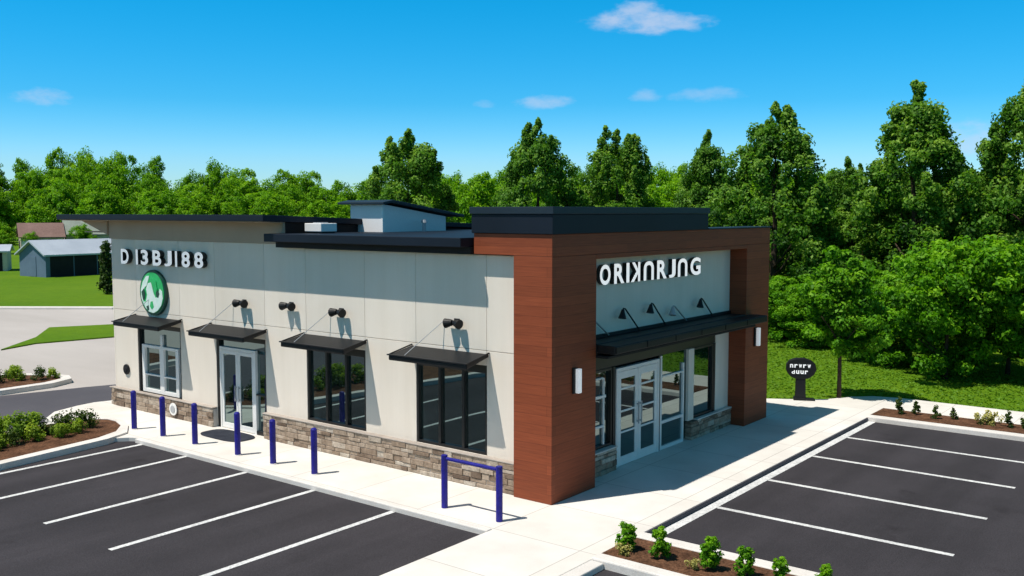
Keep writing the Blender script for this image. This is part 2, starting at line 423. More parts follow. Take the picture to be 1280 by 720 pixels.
core.build('rear_wall', M['stucco'], B)
m = MB(); m.extrude([(.12, 8.02, 4.84), (.12, 8.02, 5.355), (9.7, 8.02, 5.01), (9.7, 8.02, 4.84)], (0, 7.7, 0)); m.build('shaded_upper_wall', M['soffit'], B)  # upper end wall coloured black to stand for the shade under the eave
t = MB(); t.box(.05, .118, 8.0, 15.82, 4.835, 5.36); t.box(.12, 5.0, 15.805, 15.83, 4.84, 5.34)
t.build('fascia_board', M['tan'], B, bevel=.006)

# stone base: individually sized ledge stones
def stone_run(u0, u1, z1, place, rng):
    """place(u0,u1,z0,z1,depth) -> box coordinates"""
    m = MB(); z = 0
    while z < z1-.03:
        h = min(rng.uniform(.075, .15), z1-z)
        if z1-z-h < .05: h = z1-z
        u = u0
        while u < u1-.01:
            l = min(rng.uniform(.16, .52), u1-u)
            if u1-u-l < .1: l = u1-u
            m.box(*place(u+.004, u+l-.004, z+.004, z+h-.004, rng.uniform(0, .035)), tone=min(1, max(0, rng.gauss(.52, .24))))
            u += l
        z += h
    return m
rng = random.Random(3)
pl = lambda a, b, c, d, e: (-.02-e, .098, a, b, c, d)
for (a, b, h) in ((.92, 8.80, .62), (10.87, 15.76, .49)):
    stone_run(a, b, h, pl, rng).build('stone_base', M['stone'], B, bevel=.01, tone=True)
pl2 = lambda a, b, c, d, e: (a, b, 15.802, 15.88+e, c, d)
stone_run(0, 9.7, .49, pl2, rng).build('stone_base', M['stone'], B, bevel=.01, tone=True)
for a, b, h in ((.92, 8.80, .60), (10.87, 15.8, .475)):
    MB().box(-.015, .095, a, b, 0, h).build('stone_mortar', M['stucco_back'], B)
    MB().box(-.06, .098, a-.01, b+.08*(b > 15), h+.02, h+.05).build('stone_ledge', M['tanroof'], B, bevel=.01)

# side windows -----------------------------------------------------
def side_window(y0, y1, z0, z1, cols=3, transom=None, fm='blackframe'):
    f = MB(); X0, X1 = WX+.01, WX+.13; fw = .055
    f.box(X0, X1, y0, y0+fw, z0, z1); f.box(X0, X1, y1-fw, y1, z0, z1)
    f.box(X0, X1, y0+fw, y1-fw, z0, z0+fw); f.box(X0, X1, y0+fw, y1-fw, z1-.16, z1)
    for i in range(1, cols):
        yc = y0+(y1-y0)*i/cols; f.box(X0+.006, X1, yc-.035, yc+.035, z0+fw, z1-.16)
    fo = f.build('window', M[fm], B, bevel=.006)
    MB().box(WX+.085, WX+.1, y0+.03, y1-.03, z0+.03, z1-.1).build('glass_pane', M['glass'], fo)
    return fo
side_window(5.27, 7.27, .655, 2.495); side_window(1.74, 3.70, .655, 2.495)

def side_leaf(par, y0, y1, z0, z1, xface, hy, mid=True):
    f = MB(); s = .085
    f.box(xface, xface+.05, y0, y0+s, z0, z1); f.box(xface, xface+.05, y1-s, y1, z0, z1)
    f.box(xface, xface+.05, y0+s, y1-s, z0, z0+.14); f.box(xface, xface+.05, y0+s, y1-s, z1-.09, z1)
    d = f.build('door', M['whiteframe'], par, bevel=.006)
    MB().box(xface+.02, xface+.032, y0+s-.01, y1-s+.01, z0+.13, z1-.08).build('glass_pane', M['glass'], d)
    h = MB(); h.tube([(xface-.045, hy, z0+.75), (xface-.045, hy, z0+1.15)], .014, 8); h.box(xface-.04, xface, hy-.01, hy+.01, z0+.78, z0+.81); h.box(xface-.04, xface, hy-.01, hy+.01, z0+1.09, z0+1.12)
    h.build('door_handle', M['greymetal'], d)
    return d
# left glazed opening: black surround, transom, white pair of leaves on the stone base
y0, y1 = 12.45, 14.55
f = MB(); f.box(.11, .24, y1-.07, y1, .505, 2.475); f.box(.11, .24, y0, y0+.05, .505, 2.475)
f.box(.11, .24, y0+.05, y1-.07, 2.36, 2.475); f.box(.13, .24, y0+.05, y1-.07, .505, .54)
fo = f.build('window', M['blackframe'], B, bevel=.006)
g = MB(); g.box(.19, .2, y0+.05, y1-.07, 1.86, 2.36); g.box(.19, .2, y0+.05, y1-.07, .54, 1.8); g.build('glass_pane', M['glass'], fo)
g = MB(); g.box(.12, .2, y0+.16, y1-.16, 1.80, 1.88); g.box(.12, .185, 13.36, 13.46, 1.88, 2.2)
for a, b2 in ((y0+.16, y0+.30), (13.32, 13.52), (y1-.30, y1-.16)): g.box(.12, .2, a, b2, .54, 1.80)
g.box(.12, .2, y0+.30, 13.32, .54, .64); g.box(.12, .2, 13.52, y1-.30, .54, .64); g.box(.125, .2, y0+.30, 13.32, 1.02, 1.06); g.box(.125, .2, 13.52, y1-.30, 1.02, 1.06)
g.build('casement', M['whiteframe'], fo, bevel=.006)
# entrance with dark side light
y0, y1 = 8.82, 10.85
f = MB(); f.box(.11, .26, y1-.10, y1, 0, 2.445); f.box(.11, .26, y0, y0+.05, 0, 2.445); f.box(.11, .26, y0+.05, y1-.10, 2.33, 2.445)
f.box(.12, .24, y0+.05, y0+.44, 1.0, 1.04); f.box(.12, .24, y0+.05, y0+.44, 0, .1)
fo = f.build('entrance', M['blackframe'], B, bevel=.006)
g = MB(); g.box(.19, .2, y0+.05, y1-.1, 2.13, 2.33); g.box(.19, .2, y0+.05, y0+.44, .1, 2.05); g.build('glass_pane', M['glass'], fo)
g = MB(); g.box(.118, .2, y0+.44, y1-.1, 2.05, 2.13); g.box(.118, .2, y0+.44, y0+.52, 0, 2.05); g.box(.118, .2, y1-.16, y1-.1, 0, 2.05)
g.build('door_frame', M['whiteframe'], fo, bevel=.006)
side_leaf(fo, 9.345, 9.995, .012, 2.04, .13, 9.92); side_leaf(fo, 10.005, 10.685, .012, 2.04, .13, 10.07)

# awnings ----------------------------------------------------------
def awning(y0, y1, z, label_rods=True):
    xo, xi = -.62, .098
    m = MB()
    zi = z+.10
    m.extrude([(xo, y0, z-.10), (xo, y0, z+.02), (xi, y0, zi+.05), (xi, y0, zi-.02)], (0, y1-y0, 0))
    o = m.build('awning', M['blackmetal'], B, bevel=.03)
    r = MB(); r.box(xo-.03, xo+.04, y0-.02, y1+.02, z+.012, z+.04)
    for yy in (y0-.015, y1-.02):
        r.extrude([(xo+.04, yy, z+.02), (xi, yy, zi+.05), (xi, yy, zi+.08), (xo+.04, yy, z+.045)], (0, .035, 0))
    r.build('edge_trim', M['blackmetal'], o, bevel=.008)
    MB().tube([(xo+.06, y1-.42, z+.04), (xi, y1-.95, zi+.66)], .009, 6).build('tie_rod', M['greymetal'], o)
for a in ((12.35, 14.60, 2.55), (8.74, 11.02, 2.55), (5.2, 7.34, 2.58), (1.67, 3.82, 2.60)): awning(*a)

# timber portal ----------------------------------------------------
p = MB()
p.box(-.10, 1.43, -.02, .898, 0, 4.76)                     # near leg
p.prism([(-.10, -.02), (10.0, -.02), (10.0, .6), (1.43, .6), (1.43, 1.9), (-.10, 1.9)], 4.762, 5.18)
p.box(1.432, 8.56, -.02, .43, 4.66, 4.76)
p.box(8.56, 10.0, -.02, .9, 0, 4.76)                       # far leg
p.build('timber_portal', M['wood'], B, bevel=.008)
c = MB(); c.box(-.14, 6.25, -.06, 1.93, 5.182, 5.56)
c.build('parapet', M['navy'], B, bevel=.012)
c = MB(); c.box(-.17, 6.28, -.09, 1.96, 5.562, 5.70); c.box(6.30, 10.03, -.05, .63, 5.182, 5.215)
c.build('coping', M['coping'], B, bevel=.008)

# low roof behind the side wall
c = MB(); c.box(-.16, 9.8, 1.94, 8.02, 4.76, 4.90); c.build('roof_soffit', M['soffit'], B)
c = MB(); c.box(-.43, 9.85, 1.97, 8.12, 4.902, 5.09); c.build('low_roof', M['navy'], B, bevel=.012)
c = MB(); c.box(5.0, 9.8, .62, 1.94, 4.75, 5.05); c.build('roof_infill', M['soffit'], B)
# high shed roof, falling to the back
c = MB()
c.extrude([(-.64, 7.86, 5.38), (-.64, 7.86, 5.535), (5.2, 7.86, 5.33), (9.9, 7.86, 5.16), (9.9, 7.86, 5.03), (5.2, 7.86, 5.2)], (0, 9.6, 0))
c.build('high_roof', M['navy'], B, bevel=.012)
c = MB(); c.extrude([(-.54, 7.92, 5.36), (-.54, 7.92, 5.376), (.03, 7.92, 5.358), (.03, 7.92, 5.34)], (0, 9.5, 0)); c.box(.12, 9.7, 15.85, 17.3, 5.0, 5.03)
c.build('eave_soffit', M['tan'], B)
c = MB(); c.extrude([(.0, 15.84, 5.36), (.0, 17.3, 5.36), (.0, 15.84, 4.95)], (.1, 0, 0)); c.build('eave_bracket', M['tan'], B, bevel=.004)
# roof monitor
m = MB(); m.hexa([(2.5, 7.12, 5.0), (4.9, 7.12, 5.0), (4.9, 8.3, 5.0), (2.5, 8.3, 5.0), (2.5, 7.12, 5.80), (4.9, 7.12, 5.48), (4.9, 8.3, 5.48), (2.5, 8.3, 5.80)])
mo = m.build('roof_monitor', M['monitor'], B, bevel=.006)
m = MB(); m.extrude([(2.34, 6.92, 5.79), (2.34, 6.92, 5.85), (2.7, 6.92, 5.91), (5.45, 6.92, 5.53), (5.45, 6.92, 5.46), (2.7, 6.92, 5.84)], (0, 1.7, 0))
m.build('monitor_roof', M['coping'], mo, bevel=.01)
m = MB(); m.box(2.495, 2.56, 7.112, 7.17, 5.09, 5.78); m.build('corner_trim', M['whiteframe'], mo)
m = MB(); m.tube([(3.75, 6.85, 5.09), (3.75, 6.85, 5.32)], .05, 10); m.tube([(3.75, 6.85, 5.322), (3.75, 6.85, 5.40)], [.09, .07], 10)
tag(m.build('roof_vent', M['greymetal']), 'small grey vent pipe rising from the low roof in front of the pale roof box', 'vent')
hv = thing('rooftop_unit', (.75, 7.45, 5.09), 'white boxy air unit on the roof beside the high dark eave', 'air conditioner')
m = MB(); m.box(.5, 1.0, 7.15, 7.75, 5.13, 5.33); m.build('casing', M['monitor'], hv, bevel=.015)
m = MB(); m.box(.54, .96, 7.19, 7.71, 5.09, 5.128); m.build('plinth', M['blackmetal'], hv)
m = MB(); m.tube([(.75, 7.45, 5.331), (.75, 7.45, 5.35)], .18, 18); m.build('fan_cowl', M['greymetal'], hv)

# front -------------------------------------------------------------
FY = .45
w = MB()
w.box(1.432, 8.558, FY, .78, 2.72, 4.658)                # sign panel
w.box(7.80, 8.558, FY, .78, .47, 2.71)                   # white pier at the right
w.box(6.30, 6.58, FY-.02, .78, .47, 2.25)                # white mullion post
w.build('front_wall', M['stucco'], B, bevel=.004)
w = MB(); w.box(1.432, 7.798, FY+.02, .78, 2.26, 2.71); w.box(4.84, 4.93, FY, .78, 0, 2.25); w.box(2.86, 2.955, FY, .78, 0, 2.25); w.box(6.585, 6.62, FY, .70, .47, 2.25); w.box(7.70, 7.797, FY, .78, .47, 2.25)
w.build('front_header', M['blackframe'], B, bevel=.005)
rng = random.Random(11)
for (a, b2, h) in ((1.44, 2.855, .50), (6.30, 8.55, .45)):
    stone_run(a, b2, h, lambda u0, u1, z0, z1, e: (u0, u1, FY-.10-e, .7, z0, z1), rng).build('stone_base', M['stone'], B, bevel=.01, tone=True)
MB().box(1.44, 2.855, FY-.13, .7, .502, .535).build('stone_ledge', M['kerb'], B, bevel=.008)
MB().box(6.60, 8.55, FY-.13, FY-.003, .452, .485).build('stone_ledge', M['kerb'], B, bevel=.008)
# left front window with white grid
f = MB(); x0, x1, z0, z1 = 1.44, 2.85, .54, 2.25
f.box(x0, x1, FY+.02, FY+.12, z0, z0+.06); f.box(x0, x1, FY+.02, FY+.12, z1-.06, z1); f.box(x1-.06, x1, FY+.02, FY+.12, z0+.06, z1-.06)
fo = f.build('window', M['blackframe'], B, bevel=.005)
MB().box(x0, x1-.03, FY+.09, FY+.1, z0+.03, z1-.03).build('glass_pane', M['front_glass'], fo)
g = MB(); g.box(2.52, 2.57, FY+.04, FY+.085, z0+.06, 2.05); g.box(x0, 2.62, FY+.035, FY+.085, 1.62, 1.68); g.box(x0, 2.57, FY+.038, FY+.085, .98, 1.03); g.box(x0, 2.52, FY+.04, FY+.085, 2.03, 2.07)
g.build('muntins', M['whiteframe'], fo, bevel=.004)
def front_leaf(par, x0, x1, z0, z1, hx, rails):
    s = .12; f = MB(); a, b2 = FY-.02, FY+.04
    f.box(x0, x0+s, a, b2, z0, z1); f.box(x1-s, x1, a, b2, z0, z1); f.box(x0+s, x1-s, a, b2, z0, z0+.20); f.box(x0+s, x1-s, a, b2, z1-.16, z1)
    for r_ in rails: f.box(x0+s, x1-s, a+.01, b2, r_-.022, r_+.022)
    d = f.build('door', M['whiteframe'], par, bevel=.006)
    MB().box(x0+s-.01, x1-s+.01, FY+.005, FY+.018, z0+.19, z1-.15).build('glass_pane', M['front_glass'], d)
    h = MB(); h.tube([(hx, FY-.07, .85), (hx, FY-.07, 1.35)], .015, 8); h.box(hx-.01, hx+.01, FY-.065, FY-.02, .89, .92); h.box(hx-.01, hx+.01, FY-.065, FY-.02, 1.28, 1.31)
    h.build('door_handle', M['greymetal'], d)
f = MB(); f.box(2.957, 3.02, FY-.03, FY+.08, 0, 2.2); f.box(4.77, 4.838, FY-.03, FY+.08, 0, 2.2); f.box(3.02, 4.77, FY-.03, FY+.08, 2.12, 2.2)
fo = f.build('entrance', M['whiteframe'], B, bevel=.006)
front_leaf(fo, 3.03, 3.885, .012, 2.11, 3.83, (.75, 1.22, 1.72)); front_leaf(fo, 3.9, 4.76, .012, 2.11, 3.96, (.75, 1.22, 1.72))
f = MB(); x0, x1 = 4.935, 6.29
f.box(x0, x0+.08, FY, FY+.08, 0, 2.245); f.box(x1-.24, x1-.18, FY, FY+.08, 0, 1.95); f.box(x0+.08, x1-.24, FY, FY+.08, .62, .69); f.box(x0+.08, x1-.24, FY, FY+.08, 0, .08); f.box(x0+.08, x1-.24, FY+.005, FY+.08, 1.72, 1.76)
fo = f.build('side_light', M['whiteframe'], B, bevel=.006)
MB().box(x0+.03, x1, FY+.05, FY+.06, .05, 2.245).build('glass_pane', M['front_glass'], fo)
f = MB(); f.box(6.622, 7.698, FY+.01, FY+.1, .49, .54); f.box(6.622, 7.698, FY+.01, FY+.1, 2.19, 2.25); f.box(7.64, 7.698, FY+.01, FY+.1, .54, 2.19)
fo = f.build('window', M['blackframe'], B, bevel=.005)
MB().box(6.63, 7.66, FY+.06, FY+.07, .52, 2.2).build('glass_pane', M['front_glass'], fo)
m = MB(); m.box(1.432, 8.6, .782, .79, 0, 4.7); m.build('inner_wall', M['soffit'], B)
# canopy over the shop front
m = MB(); m.box(1.445, 8.9, -.46, -.03, 2.76, 2.93); m.box(1.445, 8.54, -.025, FY-.003, 2.72, 2.95)
co = m.build('canopy', M['blackmetal'], B, bevel=.015)
m = MB()
for i in range(6):
    a = 1.47+i*1.235; m.box(a, a+1.2, -.485, -.462, 2.785, 2.91)
m.build('fascia_panel', M['blackmetal'], co, bevel=.006)
m = MB(); m.box(1.45, 8.54, -.30, FY-.005, 2.66, 2.715); m.build('light_channel', M['soffit'], co, bevel=.01)
m = MB(); m.box(1.445, 8.54, FY-.06, FY-.004, 2.952, 3.03); m.build('back_flashing', M['blackmetal'], co, bevel=.006)

# ------------------------------------------------------------------ fittings on the shop
# twin floodlights
FL = []
def floodlight(y, z):
    t = thing('floodlight', (WX, y, z), '', 'wall light', 'twin floodlights along the long wall')
    m = MB(); m.box(WX-.03, WX-.001, y-.07, y+.07, z-.08, z+.08); m.tube([(WX-.03, y, z), (WX-.12, y, z)], .045, 10); m.build('bracket', M['blackmetal'], t, bevel=.006)
    for s in (-1, 1):
        m = MB(); yy = y+s*.125
        yy = y+s*.025; m.tube([(WX-.13, yy, z), (WX-.14, yy+s*.05, z), (WX-.16, yy+s*.17, z-.02)], [.06, .075, .105], 14)
        m.build('lamp_head', M['blackmetal'], t, bevel=.008)
    return t
fls = [floodlight(9.60, 3.33)]
for yy, zz in ((7.78, 3.37), (6.02, 3.33), (2.52, 3.33)):
    fls.append(copy_tree(fls[0], (WX, yy, zz)))
for o, l in zip(fls, ('black twin floodlight high on the wall above the side entrance awning',
                      'black twin floodlight on bare wall between the entrance awning and the next awning',
                      'black twin floodlight above the awning of the middle black-framed window',
                      'black twin floodlight above the awning nearest the timber portal')): o['label'] = l
# gooseneck lamps over the canopy
def goose(x, z, metal, name_group):
    t = thing('gooseneck_lamp', (x, FY, 3.0), '', 'sign lamp', 'arm lamps over the front canopy')
    m = MB(); m.tube([(x+.80, FY-.12, 3.0), (x+.14, FY-.16, z+.03), (x+.05, FY-.17, z+.05), (x, FY-.18, z)], .017, 8); m.build('arm', metal, t, smooth=True)
    m = MB(); m.tube([(x+.02, FY-.175, z+.03), (x, FY-.18, z-.04), (x-.035, FY-.19, z-.16)], [.03, .05, .09], 14); m.build('lamp_shade', metal, t, bevel=.005)
    return t
gs = []
for i, (x, z, k2) in enumerate(((1.66, 3.36, 'greymetal'), (2.92, 3.48, 'blackmetal'), (4.12, 3.50, 'blackmetal'), (5.15, 3.36, 'greymetal'), (6.55, 3.44, 'blackmetal'))):
    t = goose(x, z, M[k2], '')
    t['label'] = ('grey arm lamp over the canopy beside the left timber leg', 'black shaded arm lamp under the first letters of the front sign',
                  'black shaded arm lamp under the middle of the front sign', 'grey arm lamp on the canopy between two black arm lamps',
                  'black shaded arm lamp over the canopy nearest the far timber leg')[i]
# sconces on the timber legs
def sconce(x, label):
    t = thing('wall_sconce', (x, -.02, 2.05), label, 'wall light', 'white box sconces on the timber legs')
    m = MB(); m.box(x-.09, x+.07, -.065, -.021, 2.06, 2.56); m.build('back_plate', M['blackmetal'], t, bevel=.006)
    m = MB(); m.box(x-.035, x+.075, -.15, -.067, 2.07, 2.55); m.build('diffuser', M['sconce'], t, bevel=.012)
sconce(.66, 'white upright box sconce on the near timber leg'); sconce(9.15, 'white upright box sconce on the far timber leg')
# small round black lamp left of the glazed opening
t = thing('round_wall_lamp', (WX, 15.15, 1.08), 'small round black lamp on the wall at its far left end', 'wall light')
m = MB(); m.tube([(WX-.002, 15.15, 1.08), (WX-.05, 15.15, 1.08)], .15, 20); m.build('lamp_body', M['blackmetal'], t, bevel=.012)
m = MB(); m.tube([(WX-.052, 15.15, 1.08), (WX-.075, 15.15, 1.08)], [.09, .06], 16); m.build('lens', M['dark'], t)
t = thing('wall_plate', (-.06, 12.62, .18), 'round white plate low on the stone base behind a blue bollard', 'plate')
m = MB(); m.tube([(-.058, 12.62, .26), (-.085, 12.62, .26)], .17, 24); m.build('disc', M['whiteframe'], t, bevel=.006)
m = MB(); m.tube([(-.087, 12.62, .26), (-.10, 12.62, .26)], .10, 20); m.build('hub', M['greymetal'], t, bevel=.004)
mt = MB(); mt.v = []; 
pts = [(-.40+.40*math.copysign(abs(math.cos(a))**.6, math.cos(a)), 9.75+.82*math.copysign(abs(math.sin(a))**.6, math.sin(a))) for a in [2*math.pi*i/28 for i in range(28)]]
mt.prism(pts, .002, .022); tag(mt.build('door_mat', M['mat'], bevel=.005), 'dark rounded mat on the pavement before the side entrance', 'mat')

# ------------------------------------------------------------------ signs
def glyph(ch, w, h, depth, flip=False, turn=False, bold=.03):
    cu = bpy.data.curves.new('glyph', 'FONT'); cu.body = ch; cu.size = 1; cu.extrude = .1; cu.offset = bold; cu.resolution_u = 5
    ob = bpy.data.objects.new('glyph', cu); col.objects.link(ob)
    dg = bpy.context.evaluated_depsgraph_get(); dg.update()
    me = bpy.data.meshes.new_from_object(ob.evaluated_get(dg))
    bpy.data.objects.remove(ob, do_unlink=True); bpy.data.curves.remove(cu)
    vs = [v.co.copy() for v in me.vertices]
    mn = [min(v[i] for v in vs) for i in range(3)]; mx = [max(v[i] for v in vs) for i in range(3)]
    for v in me.vertices:
        q = [(v.co[i]-mn[i])/max(mx[i]-mn[i], 1e-6) for i in range(3)]
        x = q[0]-.5; y = q[1]; 
        if flip: x = -x
        if turn: x, y = -x, 1-y
        v.co = (x*w, y*h, q[2]*depth)
    me.update()
    if flip:
        me.flip_normals()
    return me

def letters(root, specs, frame, depth, face_m, side_m):
    """specs: (char, x, y, w, h, flags); frame: 3x3 columns text-x, text-y, normal"""
    for ch, x, y, w_, h_, fl in specs:
        me = glyph(ch, w_*.94, h_, depth, 'f' in fl, 't' in fl)
        me.materials.clear(); me.materials.append(face_m); me.materials.append(side_m)
        for p_ in me.polygons: p_.material_index = 0 if p_.normal.z > .7 else 1
        me.transform(Matrix.Translation((x, y, .012)))
        me.transform(frame.to_4x4())
        me.name = 'letter'
        o = bpy.data.objects.new('letter', me); col.objects.link(o); o.parent = root
fr_side = Matrix(((0, 0, -1), (-1, 0, 0), (0, 1, 0)))
fr_front = Matrix(((1, 0, 0), (0, 0, -1), (0, 1, 0)))
sg = thing('letter_sign', (WX, 13.2, 4.14), 'white block letters with black sides at the left end of the long wall', 'sign')
sp = []
for ch, y, w_ in (('D', 14.86, .42), ('I', 14.24, .11), ('3', 13.86, .38), ('B', 13.25, .44), ('J', 12.72, .38), ('I', 12.34, .10), ('8', 11.90, .40), ('8', 11.32, .42)):
    sp.append((ch, 13.2-y, 0, w_, .42, ''))
letters(sg, sp, fr_side, .13, M['letter_side'], M['blackframe'])
sg = thing('letter_sign', (4.3, FY, 4.07), 'bright white capital letters on the grey panel inside the timber portal', 'sign')
sp = []
for ch, x, w_, fl in (('O', 2.32, .44, ''), ('R', 2.88, .44, ''), ('I', 3.235, .13, ''), ('K', 3.56, .42, 'f'), ('U', 4.14, .48, 't'), ('R', 4.74, .48, ''), ('J', 5.23, .34, ''), ('U', 5.74, .50, 't'), ('G', 6.40, .56, '')):
    sp.append((ch, x-4.3, 0, w_, .43, fl))
letters(sg, sp, fr_front, .10, M['letter'], M['blackframe'])

# round green sign
t = thing('round_sign', (WX, 13.58, 3.38), 'round green and white emblem sign with dark rim above the left awning', 'sign')
rr = .63
def disc(xa, xb, r, n=48): 
    return MB().tube([(xa, 13.58, 3.38), (xb, 13.58, 3.38)], r, n)
disc(WX-.002, WX-.10, rr).build('rim', M['darkgreen'], t, bevel=.012)
disc(WX-.102, WX-.112, rr*.9).build('emblem_field', M['green'], t)
def blob(pts, m, lay, name):
    mb = MB(); P = [(WX-.113-lay*.004, 13.58-u*rr, 3.38+v*rr) for u, v in pts]
    mb.extrude(P, (-.006, 0, 0)); mb.build(name, m, t)
blob([(-.86, .10), (-.70, .45), (-.42, .72), (-.18, .74), (-.28, .52), (-.40, .30), (-.55, .22), (-.70, .02), (-.72, -.30), (-.62, -.60), (-.84, -.28)], M['mint'], 0, 'emblem_wave')
blob([(-.30, .40), (-.05, .46), (.06, .20), (.16, -.05), (.30, -.22), (.46, -.12), (.62, .20), (.80, .10), (.84, -.20), (.70, -.52), (.42, -.76), (.10, -.88), (-.25, -.84), (-.55, -.66), (-.66, -.42), (-.48, -.42), (-.36, -.10), (-.44, .14)], M['mint'], 1, 'emblem_wave')
blob([(-.80, .0), (-.62, .16), (-.52, .0), (-.56, -.28), (-.70, -.34)], M['darkgreen'], 2, 'emblem_mark')
blob([(.34, .06), (.52, .14), (.60, -.02), (.50, -.20), (.36, -.16)], M['darkgreen'], 2, 'emblem_mark')
blob([(-.10, -.40), (.06, -.36), (.14, -.62), (-.02, -.74), (-.16, -.60)], M['green'], 2, 'emblem_mark')
blob([(-.44, -.62), (-.26, -.56), (-.22, -.76), (-.36, -.80)], M['darkgreen'], 2, 'emblem_mark')
blob([(.02, .70), (.34, .52), (.44, .18), (.30, -.06), (.16, .12), (.08, .38)], M['green'], 3, 'emblem_mark')

# ------------------------------------------------------------------ bollards, hoop
BY = (12.29, 10.98, 9.62, 7.94, 6.66, 5.27)
b0 = thing('bollard', (-1.42, BY[0], 0), '', 'bollard', 'blue bollards along the pavement edge')
m = MB(); m.tube([(-1.42, BY[0], 0), (-1.42, BY[0], .97), (-1.42, BY[0], 1.0), (-1.42, BY[0], 1.012)], [.068, .068, .05, .02], 20)
m.build('post', M['blue'], b0, bevel=.004)
m = MB(); m.tube([(-1.42, BY[0], .001), (-1.42, BY[0], .018)], [.098, .09], 20); m.build('base_collar', M['kerb'], b0)
bl = [b0]+[copy_tree(b0, (-1.42, y, 0)) for y in BY[1:]]
for o, l in zip(bl, ('blue bollard farthest from the portal, at the tip of the planting bed', 'blue bollard in front of the left glazed opening beside the round white plate',
                     'blue bollard between the left glazed opening and the side entrance', 'blue bollard directly in front of the white side entrance doors',
                     'blue bollard just right of the side entrance mat', 'blue bollard nearest the hoop rail, in front of the middle window')): o['label'] = l
t = thing('hoop_rail', (-1.46, .82, 0), 'blue hoop rail of two posts and a bar near the timber leg', 'rail')
for y in (1.50, .17):
    m = MB(); m.tube([(-1.46, y, 0), (-1.46, y, 1.02)], .062, 18); m.build('post', M['blue'], t, bevel=.006)
m = MB(); m.tube([(-1.46, 1.437, .955), (-1.46, .233, .955)], .034, 12); m.build('top_rail', M['blue'], t)

# ------------------------------------------------------------------ monument sign on the lawn edge
t = thing('lawn_sign', (12.95, .18, 0), 'black rounded sign on a short pedestal at the lawn edge, white lettering', 'sign')
ux = Vector((.43, -.90, 0)).normalized(); nz = Vector((-.90, -.43, 0)).normalized()
def P(u, d, z): q = Vector((12.95, .18, 0)) + ux*u + nz*d; return (q.x, q.y, z)
hd = [(-.43, .92), (-.42, 1.08), (-.33, 1.20), (-.16, 1.26), (.08, 1.27), (.28, 1.21), (.41, 1.10), (.45, .94), (.38, .78), (.24, .67), (.12, .64), (-.14, .64), (-.28, .70), (-.38, .80)]
m = MB(); m.extrude([P(u, -.10, z) for u, z in hd], nz*.2); m.build('head', M['blackmetal'], t, bevel=.03)
m = MB(); m.extrude([P(u, -.08, z) for u, z in ((-.17, 0), (.17, 0), (.15, .2), (.14, .66), (-.14, .66), (-.15, .2))], nz*.16); m.build('pedestal', M['blackmetal'], t, bevel=.02)
m = MB(); m.extrude([P(u, -.12, z) for u, z in ((-.2, 0), (.42, 0), (.42, .05), (-.2, .09))], nz*.24); m.build('foot', M['blackmetal'], t, bevel=.015)
fr_l = Matrix((ux, (0, 0, 1), nz)).transposed()
lt = []
for r_, (txt, z, x0_) in enumerate((('nrwrw', .985, -.27), ('duur', .80, -.22))):
    for i, ch in enumerate(txt): lt.append((ch, x0_+i*.125, z, .10, .105, ''))
letters(t, lt, fr_l, .01, M['letter_side'], M['letter_side'])
for o in t.children:
    if o.name.startswith('letter'): o.location = nz*.092

# ------------------------------------------------------------------ foliage
def leaf_mesh(name, clumps, per, size, seed, up=.35, flat=.9):
    """clumps: list of (centre, radii, tone); a cloud of folded leaf quads"""
    rs = np.random.RandomState(seed)
    C = np.array([c[0] for c in clumps]); Rr = np.array([c[1] for c in clumps]); T = np.array([c[2] for c in clumps])
    n = len(clumps)*per
    ci = np.repeat(np.arange(len(clumps)), per)
    d = rs.normal(size=(n, 3)); d /= np.linalg.norm(d, axis=1)[:, None]
    rad = rs.rand(n)**.45
    pos = C[ci] + d*rad[:, None]*Rr[ci]
    nrm = d*.7 + rs.normal(size=(n, 3))*.45; nrm[:, 2] += up
    nrm /= np.linalg.norm(nrm, axis=1)[:, None]
    tmp = rs.normal(size=(n, 3)); t = np.cross(nrm, tmp); t /= np.linalg.norm(t, axis=1)[:, None]
    b = np.cross(nrm, t)
    s = size*(.6+.8*rs.rand(n))
    L = (t*s[:, None]); W = (b*(s*.62)[:, None]); N = nrm*(s*.18)[:, None]
    v = np.empty((n, 4, 3)); v[:, 0] = pos-L*.5; v[:, 1] = pos+W*.5+N-L*.08; v[:, 2] = pos+L*.5-N; v[:, 3] = pos-W*.5+N-L*.08
    me = bpy.data.meshes.new(name)
    me.vertices.add(4*n); me.vertices.foreach_set('co', v.reshape(-1))
    me.loops.add(4*n); me.loops.foreach_set('vertex_index', np.arange(4*n))
    me.polygons.add(n); me.polygons.foreach_set('loop_start', np.arange(0, 4*n, 4)); me.polygons.foreach_set('loop_total', np.full(n, 4))
    me.update(calc_edges=True)
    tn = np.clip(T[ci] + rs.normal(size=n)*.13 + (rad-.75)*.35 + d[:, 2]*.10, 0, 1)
    a = me.attributes.new('tone', 'FLOAT', 'FACE'); a.data.foreach_set('value', tn.astype(np.float32))
    return me

